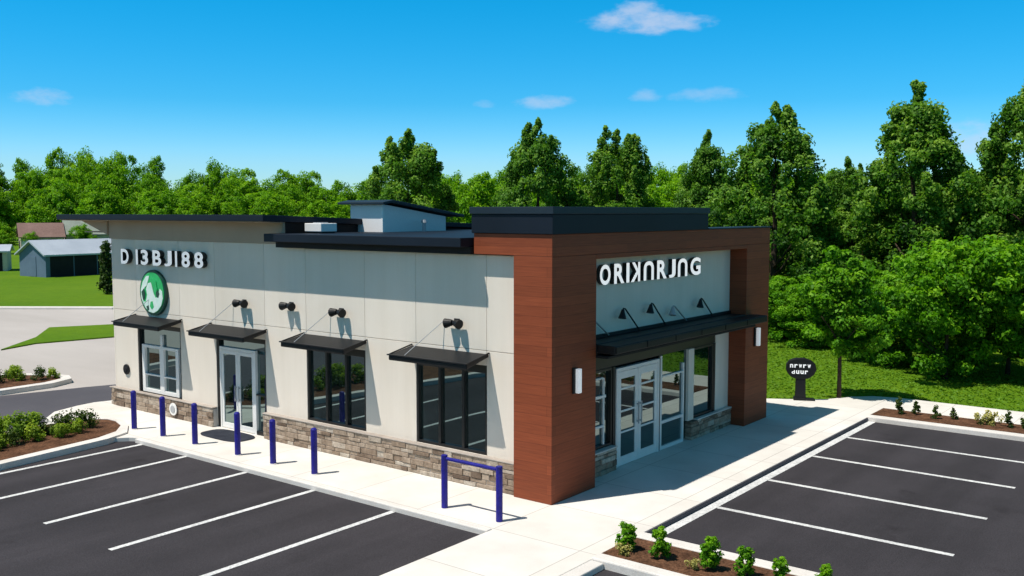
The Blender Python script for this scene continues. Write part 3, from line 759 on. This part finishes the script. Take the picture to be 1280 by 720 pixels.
def tall_clumps(h, rad, seed, base=.8, leaders=14, n=340, pw=1.7):
    """broad upright broadleaf: dense body under a dome broken by many short leafy tips"""
    r = random.Random(seed); out = []
    top = lambda e, a: h*(1-.48*e**pw)*(1+.05*math.sin(2*a+seed)+.03*math.sin(5*a))
    k = int(n*.66)
    for i in range(k):
        a = r.uniform(0, 6.28); f = r.random()
        z = base+(h*.90-base)*f
        e = 1.0 if z < h*.52 else max(0, (1-z/h)/.48)**(1/pw)
        e *= min(1, (f+.28)/.42)*(1+.13*math.sin(3*a+seed)+.10*math.sin(7*f+2*a))
        q = rad*e*r.uniform(.55, 1.0)
        cr = r.uniform(.30, .60)
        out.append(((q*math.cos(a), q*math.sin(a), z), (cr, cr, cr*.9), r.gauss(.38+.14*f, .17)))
    lead = [(0, 0, h)]
    for j in range(leaders):
        a = 6.28*j/leaders*2.4+r.uniform(-.4, .4); e = .22+.70*(j+.5)/leaders
        lead.append((e*math.cos(a)*rad, e*math.sin(a)*rad, top(e, a)*r.uniform(.97, 1.04)))
    m = int((n-k)/len(lead))+1
    for (lx, ly, H) in lead:
        L = h*r.uniform(.11, .18)
        for i in range(m):
            f = (i+r.random())/m
            rr = rad*.17*(1-f)**.7+.03
            a = r.uniform(0, 6.28); q = rr*math.sqrt(r.random())
            cr = (.15+.24*(1-f))*r.uniform(.8, 1.2)
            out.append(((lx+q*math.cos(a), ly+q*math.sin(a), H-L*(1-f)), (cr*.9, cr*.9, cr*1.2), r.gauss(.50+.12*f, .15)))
    return out

def round_clumps(h, rad, seed, base=.3, lobes=9, n=150, cr0=.34):
    """rounded spreading crown built of lobes"""
    r = random.Random(seed); L = []
    for i in range(lobes):
        a = 6.28*i/lobes+r.uniform(-.4, .4); e = r.uniform(.0, .62)
        L.append((rad*e*math.cos(a), rad*e*math.sin(a), r.uniform(base+.28*(h-base), h*.74), rad*r.uniform(.40, .58)))
    L.append((0, 0, h-rad*.5, rad*.5))
    out = []
    for i in range(n):
        lx, ly, lz, lr = L[i % len(L)]
        v = Vector((r.gauss(0, 1), r.gauss(0, 1), r.gauss(.15, 1))).normalized()*lr*r.uniform(.72, 1.04)
        z = lz+v.z*1.0
        if z < base*.5: z = base*.5+r.random()*.3
        cr = cr0*r.uniform(.6, 1.3)
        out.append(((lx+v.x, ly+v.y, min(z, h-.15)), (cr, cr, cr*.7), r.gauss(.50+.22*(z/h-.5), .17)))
    return out

def trunk_mb(h, r0, seed, spread):
    r = random.Random(seed); m = MB()
    pts = [(0, 0, 0)]; 
    for i in range(1, 6): pts.append((r.uniform(-.06, .06)*i*.4, r.uniform(-.06, .06)*i*.4, h*i/5))
    m.tube(pts, [r0*1.35, r0, r0*.82, r0*.6, r0*.38, r0*.12], 9)
    for i in range(9):
        k2 = r.randint(1, 4); p = Vector(pts[k2]) + Vector((0, 0, r.uniform(-.1, .1)*h)); a = r.uniform(0, 6.28)
        p.z = max(p.z, h*.14)
        l = spread*r.uniform(.45, .85)*(1.15-k2*.18)
        m.tube([p, p+Vector((math.cos(a)*l*.5, math.sin(a)*l*.5, l*.28)), p+Vector((math.cos(a)*l, math.sin(a)*l, l*.72))], [r0*.4, r0*.26, r0*.08], 6)
    return m

def tree_proto(name, crown, leafm, trunk, label, loc, group=None):
    t = thing(name, loc, label, 'tree', group)
    crown.materials.append(leafm)
    o = bpy.data.objects.new('crown', crown); col.objects.link(o); o.parent = t
    tr = trunk.build('trunk', M['trunk'], None, smooth=True); tr.parent = t
    return t

TG = 'tall trees standing behind the shop'
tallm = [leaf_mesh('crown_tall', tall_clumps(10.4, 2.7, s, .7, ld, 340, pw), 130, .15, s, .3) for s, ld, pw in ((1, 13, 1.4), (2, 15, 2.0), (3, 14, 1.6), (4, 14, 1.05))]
tall = []
TALL = [ # x, y, height, width, mesh, rot, label
 (22.8, 25.8, 10.2, 5.6, 2, .3, 'broad dark green tree with three tops standing behind the pale roof box'),
 (25.4, 19.1, 10.5, 5.0, 0, 1.2, 'tall pointed green tree rising behind the left half of the dark portal parapet'),
 (29.6, 17.0, 10.2, 5.0, 1, 2.2, 'round-topped tree behind the middle of the dark portal parapet'),
 (33.2, 13.4, 10.2, 4.4, 3, .7, 'narrower tree behind the right end of the dark portal parapet'),
 (29.3, 8.0, 10.9, 5.8, 0, 4.0, 'large dark tree standing right behind the far timber leg'),
 (34.8, 6.4, 8.6, 3.8, 2, 3.2, 'shorter tree filling the gap right of the far timber leg'),
 (31.1, 2.1, 11.7, 6.2, 3, 5.1, 'tallest dark tree with pointed top above the small lawn tree'),
 (32.0, -2.4, 11.8, 5.8, 0, 2.9, 'tall tree cut by the right edge of the picture'),
]
proto_tr = trunk_mb(8.6, .17, 5, 2.2)
for i, (x, y, h, wd, mi, rz, lab) in enumerate(TALL):
    me = tallm[mi]
    if i < 1:
        pass
    t = thing('broadleaf_tree', (x, y, G), lab, 'tree', TG)
    t.rotation_euler = (0, 0, rz); t.scale = (wd/5.4, wd/5.4, h/10.5)
    if not me.materials: me.materials.append(M['leaf_tall'])
    o = bpy.data.objects.new('crown', me); col.objects.link(o); o.parent = t
    if i == 0:
        tr = proto_tr.build('trunk', M['trunk'], None, smooth=True); trm = tr.data; tr.parent = t
    else:
        tr = bpy.data.objects.new('trunk', trm); col.objects.link(tr); tr.parent = t

def tree_from(name, x, y, crown, tmesh, scale, rz, label, group=None):
    t = thing(name, (x, y, G), label, 'tree', group); t.rotation_euler = (0, 0, rz); t.scale = scale
    o = bpy.data.objects.new('crown', crown); col.objects.link(o); o.parent = t
    o = bpy.data.objects.new('trunk', tmesh); col.objects.link(o); o.parent = t
    return t
# second rank of dark trees filling the gaps on the right
fill_lab = 'shaded green tree filling the second rank behind the tall trees'
for (x, y, h, wd, mi, rz) in ((36, 10.5, 7.6, 5.4, 3, 1), (37.5, 3.8, 7.8, 5.4, 0, 2), (38, -.4, 8.4, 5.4, 2, 3), (39, -5.5, 9.0, 5.6, 1, 4), (33, 4.9, 6.2, 5.2, 1, 5), (34, .2, 6.0, 5.2, 0, .4), (38, 15.5, 7.6, 5.2, 2, .9), (33.5, 10.6, 6.0, 4.6, 3, 5.5), (33, -5.5, 11, 5.4, 0, 2.5), (35, -9, 10, 5.6, 2, 1.5)):
    tree_from('broadleaf_tree', x, y, tallm[mi], trm, (wd/5.4, wd/5.4, h/10.5), rz, fill_lab, 'second rank of trees behind the shop')

# lighter rounded trees and bushes on the lawn
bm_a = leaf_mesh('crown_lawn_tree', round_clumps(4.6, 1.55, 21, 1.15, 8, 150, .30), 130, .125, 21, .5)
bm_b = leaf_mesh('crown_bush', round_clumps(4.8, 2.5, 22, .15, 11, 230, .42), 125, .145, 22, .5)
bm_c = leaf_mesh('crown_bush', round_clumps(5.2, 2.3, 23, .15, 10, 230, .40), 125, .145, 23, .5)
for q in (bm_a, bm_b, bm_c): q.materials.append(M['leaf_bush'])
lt_ = MB(); lt_.tube([(0, 0, 0), (.01, .0, .9), (-.02, .02, 2.0), (.02, 0, 3.4)], [.07, .058, .05, .015], 10)
for a_, z_ in ((.4, 1.5), (2.2, 1.7), (3.9, 1.6), (5.2, 2.1), (1.2, 2.4)):
    lt_.tube([(0, 0, z_), (.35*math.cos(a_), .35*math.sin(a_), z_+.45), (.8*math.cos(a_), .8*math.sin(a_), z_+.9)], [.03, .022, .008], 6)
lt_ = lt_.build('trunk', M['trunk'], None, smooth=True); ltm = lt_.data; bpy.data.objects.remove(lt_)
tm_s = trunk_mb(3.6, .075, 8, 1.2).build('trunk', M['trunk'], None, smooth=True); tms = tm_s.data; bpy.data.objects.remove(tm_s)
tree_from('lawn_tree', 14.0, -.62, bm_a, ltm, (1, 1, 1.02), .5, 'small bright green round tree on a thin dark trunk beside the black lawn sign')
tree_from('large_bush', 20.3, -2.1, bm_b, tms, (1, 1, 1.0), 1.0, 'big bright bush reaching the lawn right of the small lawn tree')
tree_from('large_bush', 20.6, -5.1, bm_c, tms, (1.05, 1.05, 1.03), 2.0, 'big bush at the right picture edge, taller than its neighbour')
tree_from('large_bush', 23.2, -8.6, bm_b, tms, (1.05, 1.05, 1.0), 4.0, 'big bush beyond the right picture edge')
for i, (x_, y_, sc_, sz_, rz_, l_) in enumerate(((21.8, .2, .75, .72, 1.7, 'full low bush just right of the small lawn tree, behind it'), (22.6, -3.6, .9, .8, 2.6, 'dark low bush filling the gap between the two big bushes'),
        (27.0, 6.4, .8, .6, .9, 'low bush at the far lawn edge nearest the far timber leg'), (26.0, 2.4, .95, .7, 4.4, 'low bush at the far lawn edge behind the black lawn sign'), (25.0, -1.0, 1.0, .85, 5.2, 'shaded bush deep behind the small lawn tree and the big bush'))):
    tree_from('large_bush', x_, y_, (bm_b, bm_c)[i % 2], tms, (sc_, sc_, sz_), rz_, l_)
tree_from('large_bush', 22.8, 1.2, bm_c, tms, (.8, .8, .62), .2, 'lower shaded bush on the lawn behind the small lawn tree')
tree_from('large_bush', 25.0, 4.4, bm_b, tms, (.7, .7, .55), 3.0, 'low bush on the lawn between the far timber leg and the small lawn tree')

# the wood beyond the meadow and behind the shop
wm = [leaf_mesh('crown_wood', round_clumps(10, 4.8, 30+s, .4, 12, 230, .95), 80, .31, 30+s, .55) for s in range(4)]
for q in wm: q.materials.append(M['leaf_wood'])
wt = trunk_mb(7, .28, 40, 3).build('trunk', M['trunk'], None, smooth=True); wtm = wt.data; bpy.data.objects.remove(wt)
CX_, CY_ = -14.85, -10.54
fdir = Vector((math.cos(R(37.9)), math.sin(R(37.9)))); rdir = Vector((math.sin(R(37.9)), -math.cos(R(37.9))))
def spot(dist, side): p = Vector((CX_, CY_)) + fdir*dist + rdir*side; return p.x, p.y
rw = random.Random(17)
def wood_row(dist, s0, s1, step, hfun, label, group):
    s = s0
    while s < s1:
        d = dist+rw.uniform(-4, 4); ss = s+rw.uniform(-.3, .3)*step
        h = hfun(ss*1207/d/1)*rw.uniform(.93, 1.07)
        x, y = spot(d, ss)
        wd = step*rw.uniform(.95, 1.25)
        tree_from('wood_tree', x, y, rw.choice(wm), wtm, (wd/7.0, wd/7.0, h/10), rw.uniform(0, 6.28), label, group)
        s += step*rw.uniform(.8, 1.15)
prof = [(-1100, 19), (-700, 15.6), (-640, 16.2), (-580, 16.5), (-540, 18.8), (-500, 17.6), (-470, 16), (-420, 15), (-400, 13.5), (-370, 14.6), (-330, 13.6), (-290, 15.2), (-265, 13.4), (-220, 12.4), (-150, 12.6), (0, 13.5), (700, 15)]
def hp(px):
    for (a, ha), (b, hb) in zip(prof, prof[1:]):
        if a <= px <= b: return ha+(hb-ha)*(px-a)/(b-a)
    return 15
wood_row(198, -136, 62, 6.6, lambda p: hp(p)*1.03, 'green rounded tree in the back row of the wood beyond the meadow', 'back row of the distant wood')
wood_row(182, -124, 32, 6.4, lambda p: hp(p)*.84, 'green rounded tree in the middle row of the wood beyond the meadow', 'middle row of the distant wood')
wood_row(168, -114, 26, 6.2, lambda p: hp(p)*.62, 'lower green tree in the front row of the wood beyond the meadow', 'front row of the distant wood')
wood_row(96, -8, 62, 5.2, lambda p: 9.9, 'light green tree in the wood showing between the tall trees', 'wood right behind the tall trees')
wood_row(84, 18, 52, 5.0, lambda p: 8.0, 'green tree in the lower front of the wood behind the tall trees', 'lower wood behind the tall trees')

# reflected surroundings on the camera side of the lots: one far-off mass each
def belt(x0, y0, x1, y1, n, label):
    r = random.Random(int(x0*7+y0)); cl = []
    for i in range(n):
        f = (i+.5)/n; bx, by = x0+(x1-x0)*f+r.uniform(-1.5, 1.5), y0+(y1-y0)*f+r.uniform(-1.5, 1.5); H = r.uniform(5, 8.5)
        for k2 in range(22):
            z = r.uniform(.4, H); q = 2.6*math.sqrt(max(.1, 1-z/H))+.3; a = r.uniform(0, 6.28)
            cl.append(((bx+q*math.cos(a), by+q*math.sin(a), z), (.9, .9, .8), r.gauss(.45, .18)))
    me = leaf_mesh('tree_belt', cl, 16, .7, n, .45); me.materials.append(M['leaf_tall'])
    o = bpy.data.objects.new('tree_belt', me); col.objects.link(o); o['kind'] = 'stuff'; tag(o, label, 'tree belt')
belt(-36, 2, -18, 62, 18, 'dark tree belt across the left lot, mirrored in the long wall windows')
belt(4, -31, 52, -26, 14, 'green tree belt across the right lot, mirrored in the front glass')

# ------------------------------------------------------------------ shrubs in the beds
def shrub_mesh(h, rad, seed, n=16, per=42, leaf=.075, cone=False):
    r = random.Random(seed); cl = []
    for i in range(n):
        f = (i+r.random())/n; z = h*(.12+.80*f); q = rad*(1-f*.75 if cone else math.sqrt(max(.06, 1-(f-.35)**2*1.9)))*math.sqrt(r.random()); a = r.uniform(0, 6.28)
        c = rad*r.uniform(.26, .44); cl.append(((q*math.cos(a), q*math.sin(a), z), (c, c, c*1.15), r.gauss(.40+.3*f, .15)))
    return leaf_mesh('shrub', cl, per, leaf, seed, .4)
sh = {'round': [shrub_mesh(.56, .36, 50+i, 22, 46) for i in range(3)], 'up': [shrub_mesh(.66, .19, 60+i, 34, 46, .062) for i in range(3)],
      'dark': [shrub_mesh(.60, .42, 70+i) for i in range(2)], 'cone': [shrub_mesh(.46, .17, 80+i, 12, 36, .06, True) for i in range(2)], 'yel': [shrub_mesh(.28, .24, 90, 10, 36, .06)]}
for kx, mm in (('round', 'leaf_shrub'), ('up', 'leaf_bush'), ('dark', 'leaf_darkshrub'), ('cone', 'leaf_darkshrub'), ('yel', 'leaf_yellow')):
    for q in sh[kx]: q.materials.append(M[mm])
rs_ = random.Random(5); cnt = {}
def shrub(kind, x, y, s, label, group=None, name='shrub', sz=None):
    o = bpy.data.objects.new(name, sh[kind][cnt.get(kind, 0) % len(sh[kind])]); cnt[kind] = cnt.get(kind, 0)+1
    col.objects.link(o); o.location = (x, y, .02); o.rotation_euler = (0, 0, rs_.uniform(0, 6.28)); o.scale = (s, s, sz or s)
    tag(o, label, 'shrub', group)
gl_ = 'shrubs in the left bed behind the stalls'
ordw = ('first', 'second', 'third', 'fourth', 'fifth', 'sixth', 'seventh', 'eighth', 'ninth', 'tenth')
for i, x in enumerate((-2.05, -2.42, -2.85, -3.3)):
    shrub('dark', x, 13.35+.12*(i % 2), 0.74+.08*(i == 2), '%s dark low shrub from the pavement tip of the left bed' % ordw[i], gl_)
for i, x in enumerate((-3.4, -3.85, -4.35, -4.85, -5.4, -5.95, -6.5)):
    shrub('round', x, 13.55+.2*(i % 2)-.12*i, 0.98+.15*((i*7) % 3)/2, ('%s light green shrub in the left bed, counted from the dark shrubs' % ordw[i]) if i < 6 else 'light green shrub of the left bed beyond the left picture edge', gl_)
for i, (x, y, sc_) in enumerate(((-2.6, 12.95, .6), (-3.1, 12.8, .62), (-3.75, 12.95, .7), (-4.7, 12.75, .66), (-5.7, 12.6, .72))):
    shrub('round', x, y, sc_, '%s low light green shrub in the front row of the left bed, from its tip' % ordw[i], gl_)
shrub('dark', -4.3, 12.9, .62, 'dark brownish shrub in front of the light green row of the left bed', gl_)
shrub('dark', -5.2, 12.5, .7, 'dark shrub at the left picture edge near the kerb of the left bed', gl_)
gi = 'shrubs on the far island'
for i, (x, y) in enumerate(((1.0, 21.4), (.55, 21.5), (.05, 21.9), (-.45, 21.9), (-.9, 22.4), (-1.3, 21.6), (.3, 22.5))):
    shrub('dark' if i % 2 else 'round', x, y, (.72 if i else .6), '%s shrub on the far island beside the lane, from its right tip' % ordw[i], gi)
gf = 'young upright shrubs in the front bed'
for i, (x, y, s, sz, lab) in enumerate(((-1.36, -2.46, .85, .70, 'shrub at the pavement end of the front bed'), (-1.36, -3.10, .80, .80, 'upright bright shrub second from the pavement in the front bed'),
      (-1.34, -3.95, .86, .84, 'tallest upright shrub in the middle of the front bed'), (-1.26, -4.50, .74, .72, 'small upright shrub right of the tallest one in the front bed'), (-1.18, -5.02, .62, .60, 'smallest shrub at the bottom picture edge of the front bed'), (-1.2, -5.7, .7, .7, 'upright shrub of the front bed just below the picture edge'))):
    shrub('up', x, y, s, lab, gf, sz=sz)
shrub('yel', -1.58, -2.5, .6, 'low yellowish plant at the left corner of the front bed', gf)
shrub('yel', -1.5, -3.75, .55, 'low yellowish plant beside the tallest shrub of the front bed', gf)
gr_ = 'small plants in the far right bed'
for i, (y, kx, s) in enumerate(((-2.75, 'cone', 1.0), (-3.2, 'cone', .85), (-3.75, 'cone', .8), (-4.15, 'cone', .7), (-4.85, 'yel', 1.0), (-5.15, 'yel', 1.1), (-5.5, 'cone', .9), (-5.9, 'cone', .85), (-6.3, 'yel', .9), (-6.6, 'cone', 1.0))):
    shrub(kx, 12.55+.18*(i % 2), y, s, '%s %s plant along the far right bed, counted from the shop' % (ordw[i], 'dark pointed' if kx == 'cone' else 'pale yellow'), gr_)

# tufts of lawn grass near the right pavement
def tufts(n, x0, x1, y0, y1, seed):
    rs = np.random.RandomState(seed)
    pos = np.stack([rs.uniform(x0, x1, n), rs.uniform(y0, y1, n), np.full(n, G)], 1)
    pos = pos[(pos[:, 0] > 15.0) | (pos[:, 1] > 0)]; n = len(pos)
    a = rs.uniform(0, 6.28, n); h = rs.uniform(.02, .05, n); w_ = rs.uniform(.03, .06, n)
    dx = np.stack([np.cos(a), np.sin(a), np.zeros(n)], 1); lean = rs.normal(size=(n, 3))*.04; lean[:, 2] = 0
    v = np.empty((n, 3, 3)); v[:, 0] = pos-dx*w_[:, None]; v[:, 1] = pos+dx*w_[:, None]; v[:, 2] = pos+lean; v[:, 2, 2] += h
    me = bpy.data.meshes.new('grass_tufts'); me.vertices.add(3*n); me.vertices.foreach_set('co', v.reshape(-1))
    me.loops.add(3*n); me.loops.foreach_set('vertex_index', np.arange(3*n)); me.polygons.add(n)
    me.polygons.foreach_set('loop_start', np.arange(0, 3*n, 3)); me.polygons.foreach_set('loop_total', np.full(n, 3)); me.update(calc_edges=True)
    at = me.attributes.new('tone', 'FLOAT', 'FACE'); at.data.foreach_set('value', np.clip(rs.normal(.6, .14, n), 0, 1).astype(np.float32))
    me.materials.append(M['leaf_grass'])
    o = bpy.data.objects.new('grass_tufts', me); col.objects.link(o); o['kind'] = 'stuff'
    tag(o, 'short bright grass of the lawn beside the right pavement', 'grass')
tufts(34000, 10.3, 27, -9, 9, 3)

# ------------------------------------------------------------------ far left: barn, houses, conifer
def gable_house(name, x, y, rz, L, W, H, rise, wallm, roofm, label, wins=3, opens=False, cat='house'):
    t = thing(name, (0, 0, 0), label, cat)
    m = MB(); m.box(-L/2, L/2, -W/2, W/2, 0, H)
    m.extrude([(-L/2, -W/2, H), (-L/2, W/2, H), (-L/2, 0, H+rise)], (.12, 0, 0)); m.extrude([(L/2-.12, -W/2, H), (L/2-.12, W/2, H), (L/2-.12, 0, H+rise)], (.12, 0, 0))
    m.build('wall', wallm, t)
    m = MB(); o_ = .3
    for s in (-1, 1):
        e = -o_*rise/(W/2)
        m.extrude([(-L/2-o_, s*(W/2+o_), H+e), (-L/2-o_, 0, H+rise), (-L/2-o_, 0, H+rise+.14), (-L/2-o_, s*(W/2+o_), H+e+.14)][::s], (L+2*o_, 0, 0))
    m.build('roof', roofm, t)
    if opens:
        for i in range(opens):
            a = -L/2+.35+(L-.7)/opens*i; m = MB(); m.box(a+.06, a+(L-.7)/opens-.06, -W/2-.03, -W/2+.02, 0.02, H-.12); m.build('bay_opening', M['dark'], t)
    else:
        for i in range(wins):
            a = -L/2+L*(i+.5)/wins; m = MB(); m.box(a-.55, a+.55, -W/2-.04, -W/2+.02, .9, 2.05); m.build('window', M['dark'], t)
        m = MB(); m.box(-L/2+.15, -L/2+1.0, -W/2-.04, -W/2+.02, 0, 2.0); m.build('door', M['whiteframe'], t)
    m = MB(); m.box(-L/2-.04, -L/2+.02, -.6, .6, .02, min(H-.1, 1.8)); m.build('gable_door', wallm if opens else M['dark'], t)
    t.location = (x, y, G); t.rotation_euler = (0, 0, rz)
    return t
gable_house('barn', 30.4, 76.0, R(4), 7.6, 4.2, 2.0, 1.1, M['barnblue'], M['barnroof'], 'blue-grey barn with pale metal roof and dark open bays beyond the meadow', opens=3, cat='barn')
gable_house('shed', 27.4, 89, R(-30), 6.0, 4, 1.9, .5, M['cream'], M['barnroof'], 'low cream shed with pale roof at the left picture edge', opens=2, cat='shed')
gable_house('farmhouse', 50.6, 123, R(-22), 5.2, 5, 2.4, 1.7, M['cream'], M['redroof'], 'cream house with red roof in the distance above the shed', 2)
gable_house('farmhouse', 57.5, 121, R(-24), 8.0, 5, 2.7, 1.8, M['cream'], M['greyroof'], 'long house with grey-green roof and dark windows above the barn', 5)
gable_house('farmhouse', 63.5, 117, R(-20), 5.5, 5, 2.5, 1.5, M['cream'], M['tanroof'], 'pale house with tan roof below the high roof overhang', 3)
cm = leaf_mesh('crown_conifer', [((random.Random(i).uniform(-.42, .42)*(1-.5*i/40), random.Random(i+99).uniform(-.42, .42)*(1-.5*i/40), .25+3.2*i/40), (.28, .28, .34), random.Random(i+7).gauss(.35, .15)) for i in range(40)], 50, .2, 5, .3)
cm.materials.append(M['leaf_darkshrub'])
tree_from('conifer', 20.9, 53.2, cm, tms, (1, 1, 1.02), .3, 'narrow dark conifer standing on the meadow beside the end of the long wall')
tree_from('hedge_tree', 46.5, 126, wm[1], wtm, (.5, .5, .46), .3, 'dark small tree left of the red-roofed house')

for x_, y_, h_, l_ in ((54.0, 118, .40, 'dark small tree between the red and the grey-green roofs'), (61.0, 114, .36, 'dark small tree before the tan-roofed house'), (48.5, 121, .30, 'low dark bush at the left end of the red-roofed house')):
    tree_from('hedge_tree', x_, y_, wm[2], wtm, (h_, h_, h_), 1.3, l_)
# ------------------------------------------------------------------ sky, sun, camera
sun_travel = Vector((.43, -.23, -1.0)).normalized()
sd = -sun_travel
elev = math.asin(sd.z); rot = math.atan2(sd.x, sd.y)
wd_ = bpy.data.worlds.new('World'); scene.world = wd_; wd_.use_nodes = True
nt = wd_.node_tree; bg = nt.nodes['Background']
sky = nt.nodes.new('ShaderNodeTexSky'); sky.sky_type = 'NISHITA'; sky.sun_disc = False
sky.sun_elevation = elev; sky.sun_rotation = rot; sky.air_density = 1.0; sky.dust_density = .2; sky.ozone_density = 2.5; sky.altitude = 0
hs = nt.nodes.new('ShaderNodeHueSaturation'); hs.inputs['Saturation'].default_value = 1.45; hs.inputs['Value'].default_value = 1.0
lnk(nt, sky.outputs[0], hs.inputs['Color'])
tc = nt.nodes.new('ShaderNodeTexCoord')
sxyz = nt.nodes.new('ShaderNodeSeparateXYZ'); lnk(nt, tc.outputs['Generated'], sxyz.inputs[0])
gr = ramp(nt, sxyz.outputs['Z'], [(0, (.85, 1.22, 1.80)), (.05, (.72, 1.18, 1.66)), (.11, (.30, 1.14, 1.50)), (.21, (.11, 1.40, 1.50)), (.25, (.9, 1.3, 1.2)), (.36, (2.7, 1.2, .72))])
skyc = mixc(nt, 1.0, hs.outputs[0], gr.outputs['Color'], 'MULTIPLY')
cn = nt.nodes.new('ShaderNodeTexNoise'); cn.inputs['Scale'].default_value = 34; cn.inputs['Detail'].default_value = 6; cn.inputs['Roughness'].default_value = .6
mp = nt.nodes.new('ShaderNodeMapping'); mp.inputs['Scale'].default_value = (1, 1, 2.4)
lnk(nt, tc.outputs['Generated'], mp.inputs['Vector']); lnk(nt, mp.outputs[0], cn.inputs['Vector'])
def math_(op, a, b=None):
    n = nt.nodes.new('ShaderNodeMath'); n.operation = op
    for i, v in enumerate((a, b)):
        if v is None: continue
        if isinstance(v, (int, float)): n.inputs[i].default_value = v
        else: lnk(nt, v, n.inputs[i])
    return n.outputs[0]
def dotv(vec):
    n = nt.nodes.new('ShaderNodeVectorMath'); n.operation = 'DOT_PRODUCT'; lnk(nt, tc.outputs['Generated'], n.inputs[0]); n.inputs[1].default_value = vec
    return n.outputs['Value']
nn = math_('MULTIPLY', math_('SUBTRACT', cn.outputs['Fac'], .5), 3.4)
# small fair-weather clouds: (azimuth right of +X-ward view axis in deg, elevation deg, half width deg, half height deg, opacity)
CL = [(7.6, 10.9, 3.2, .75, .66), (7.2, 11.5, 1.2, .6, .6), (9.6, 10.75, 1.9, .5, .6), (5.6, 10.7, 1.4, .45, .4), (1.9, 6.4, 1.7, .42, .45), (-1.7, 6.3, .7, .3, .25), (-25.6, 6.0, 1.4, .5, .45), (11.4, 6.7, 2.0, .45, .3), (7.7, 6.7, .9, .4, .32), (25.4, 3.9, 2.6, 1.0, .45), (40, 9, 4, 1.2, .4), (-48, 12, 5, 1.3, .4)]
tot = None
for az, el, hw, hh, op in CL:
    yaw = R(37.9)-R(az); e = R(el)
    d = Vector((math.cos(yaw)*math.cos(e), math.sin(yaw)*math.cos(e), math.sin(e))); r_ = Vector((math.sin(yaw), -math.cos(yaw), 0)); u_ = r_.cross(d)
    fx_ = math_('DIVIDE', dotv(r_), math.sin(R(hw))); fy_ = math_('DIVIDE', dotv(u_), math.sin(R(hh)))
    q = math_('ADD', math_('MULTIPLY', fx_, fx_), math_('MULTIPLY', fy_, fy_))
    v = math_('SUBTRACT', math_('ADD', nn, 1.0), q)
    v = math_('MULTIPLY', v, math_('GREATER_THAN', dotv(d), 0))
    mr = nt.nodes.new('ShaderNodeMapRange'); mr.interpolation_type = 'SMOOTHSTEP'
    mr.inputs['From Min'].default_value = -.25; mr.inputs['From Max'].default_value = 1.5; mr.inputs['To Max'].default_value = op
    lnk(nt, v, mr.inputs['Value'])
    tot = mr.outputs[0] if tot is None else math_('MAXIMUM', tot, mr.outputs[0])
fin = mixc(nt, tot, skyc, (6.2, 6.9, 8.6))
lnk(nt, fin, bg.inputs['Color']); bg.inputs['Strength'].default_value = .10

sl = bpy.data.lights.new('sun', 'SUN'); sl.energy = 5.0; sl.angle = R(.5); sl.color = (1, .945, .865)
so = bpy.data.objects.new('sun', sl); col.objects.link(so); so.location = (0, 0, 40)
so.rotation_euler = sun_travel.to_track_quat('-Z', 'Y').to_euler()

pitch = math.atan(95/1207)
fw = Vector((math.cos(R(37.9))*math.cos(pitch), math.sin(R(37.9))*math.cos(pitch), -math.sin(pitch)))
rt = Vector((math.sin(R(37.9)), -math.cos(R(37.9)), 0)); up = rt.cross(fw)
cam = bpy.data.cameras.new('camera'); cam.sensor_width = 36; cam.lens = 36*1207/1280; cam.clip_start = .1; cam.clip_end = 6000
cobj = bpy.data.objects.new('camera', cam); col.objects.link(cobj)
mw = Matrix((rt, up, -fw)).transposed().to_4x4(); mw.translation = (-14.847, -10.544, 5.6)
cobj.matrix_world = mw
scene.camera = cobj
scene.view_settings.view_transform = 'Standard'; scene.view_settings.look = 'None'; scene.view_settings.exposure = 0; scene.view_settings.gamma = 1
scene.render.resolution_x = 1024; scene.render.resolution_y = 576
scene.cycles.max_bounces = 6
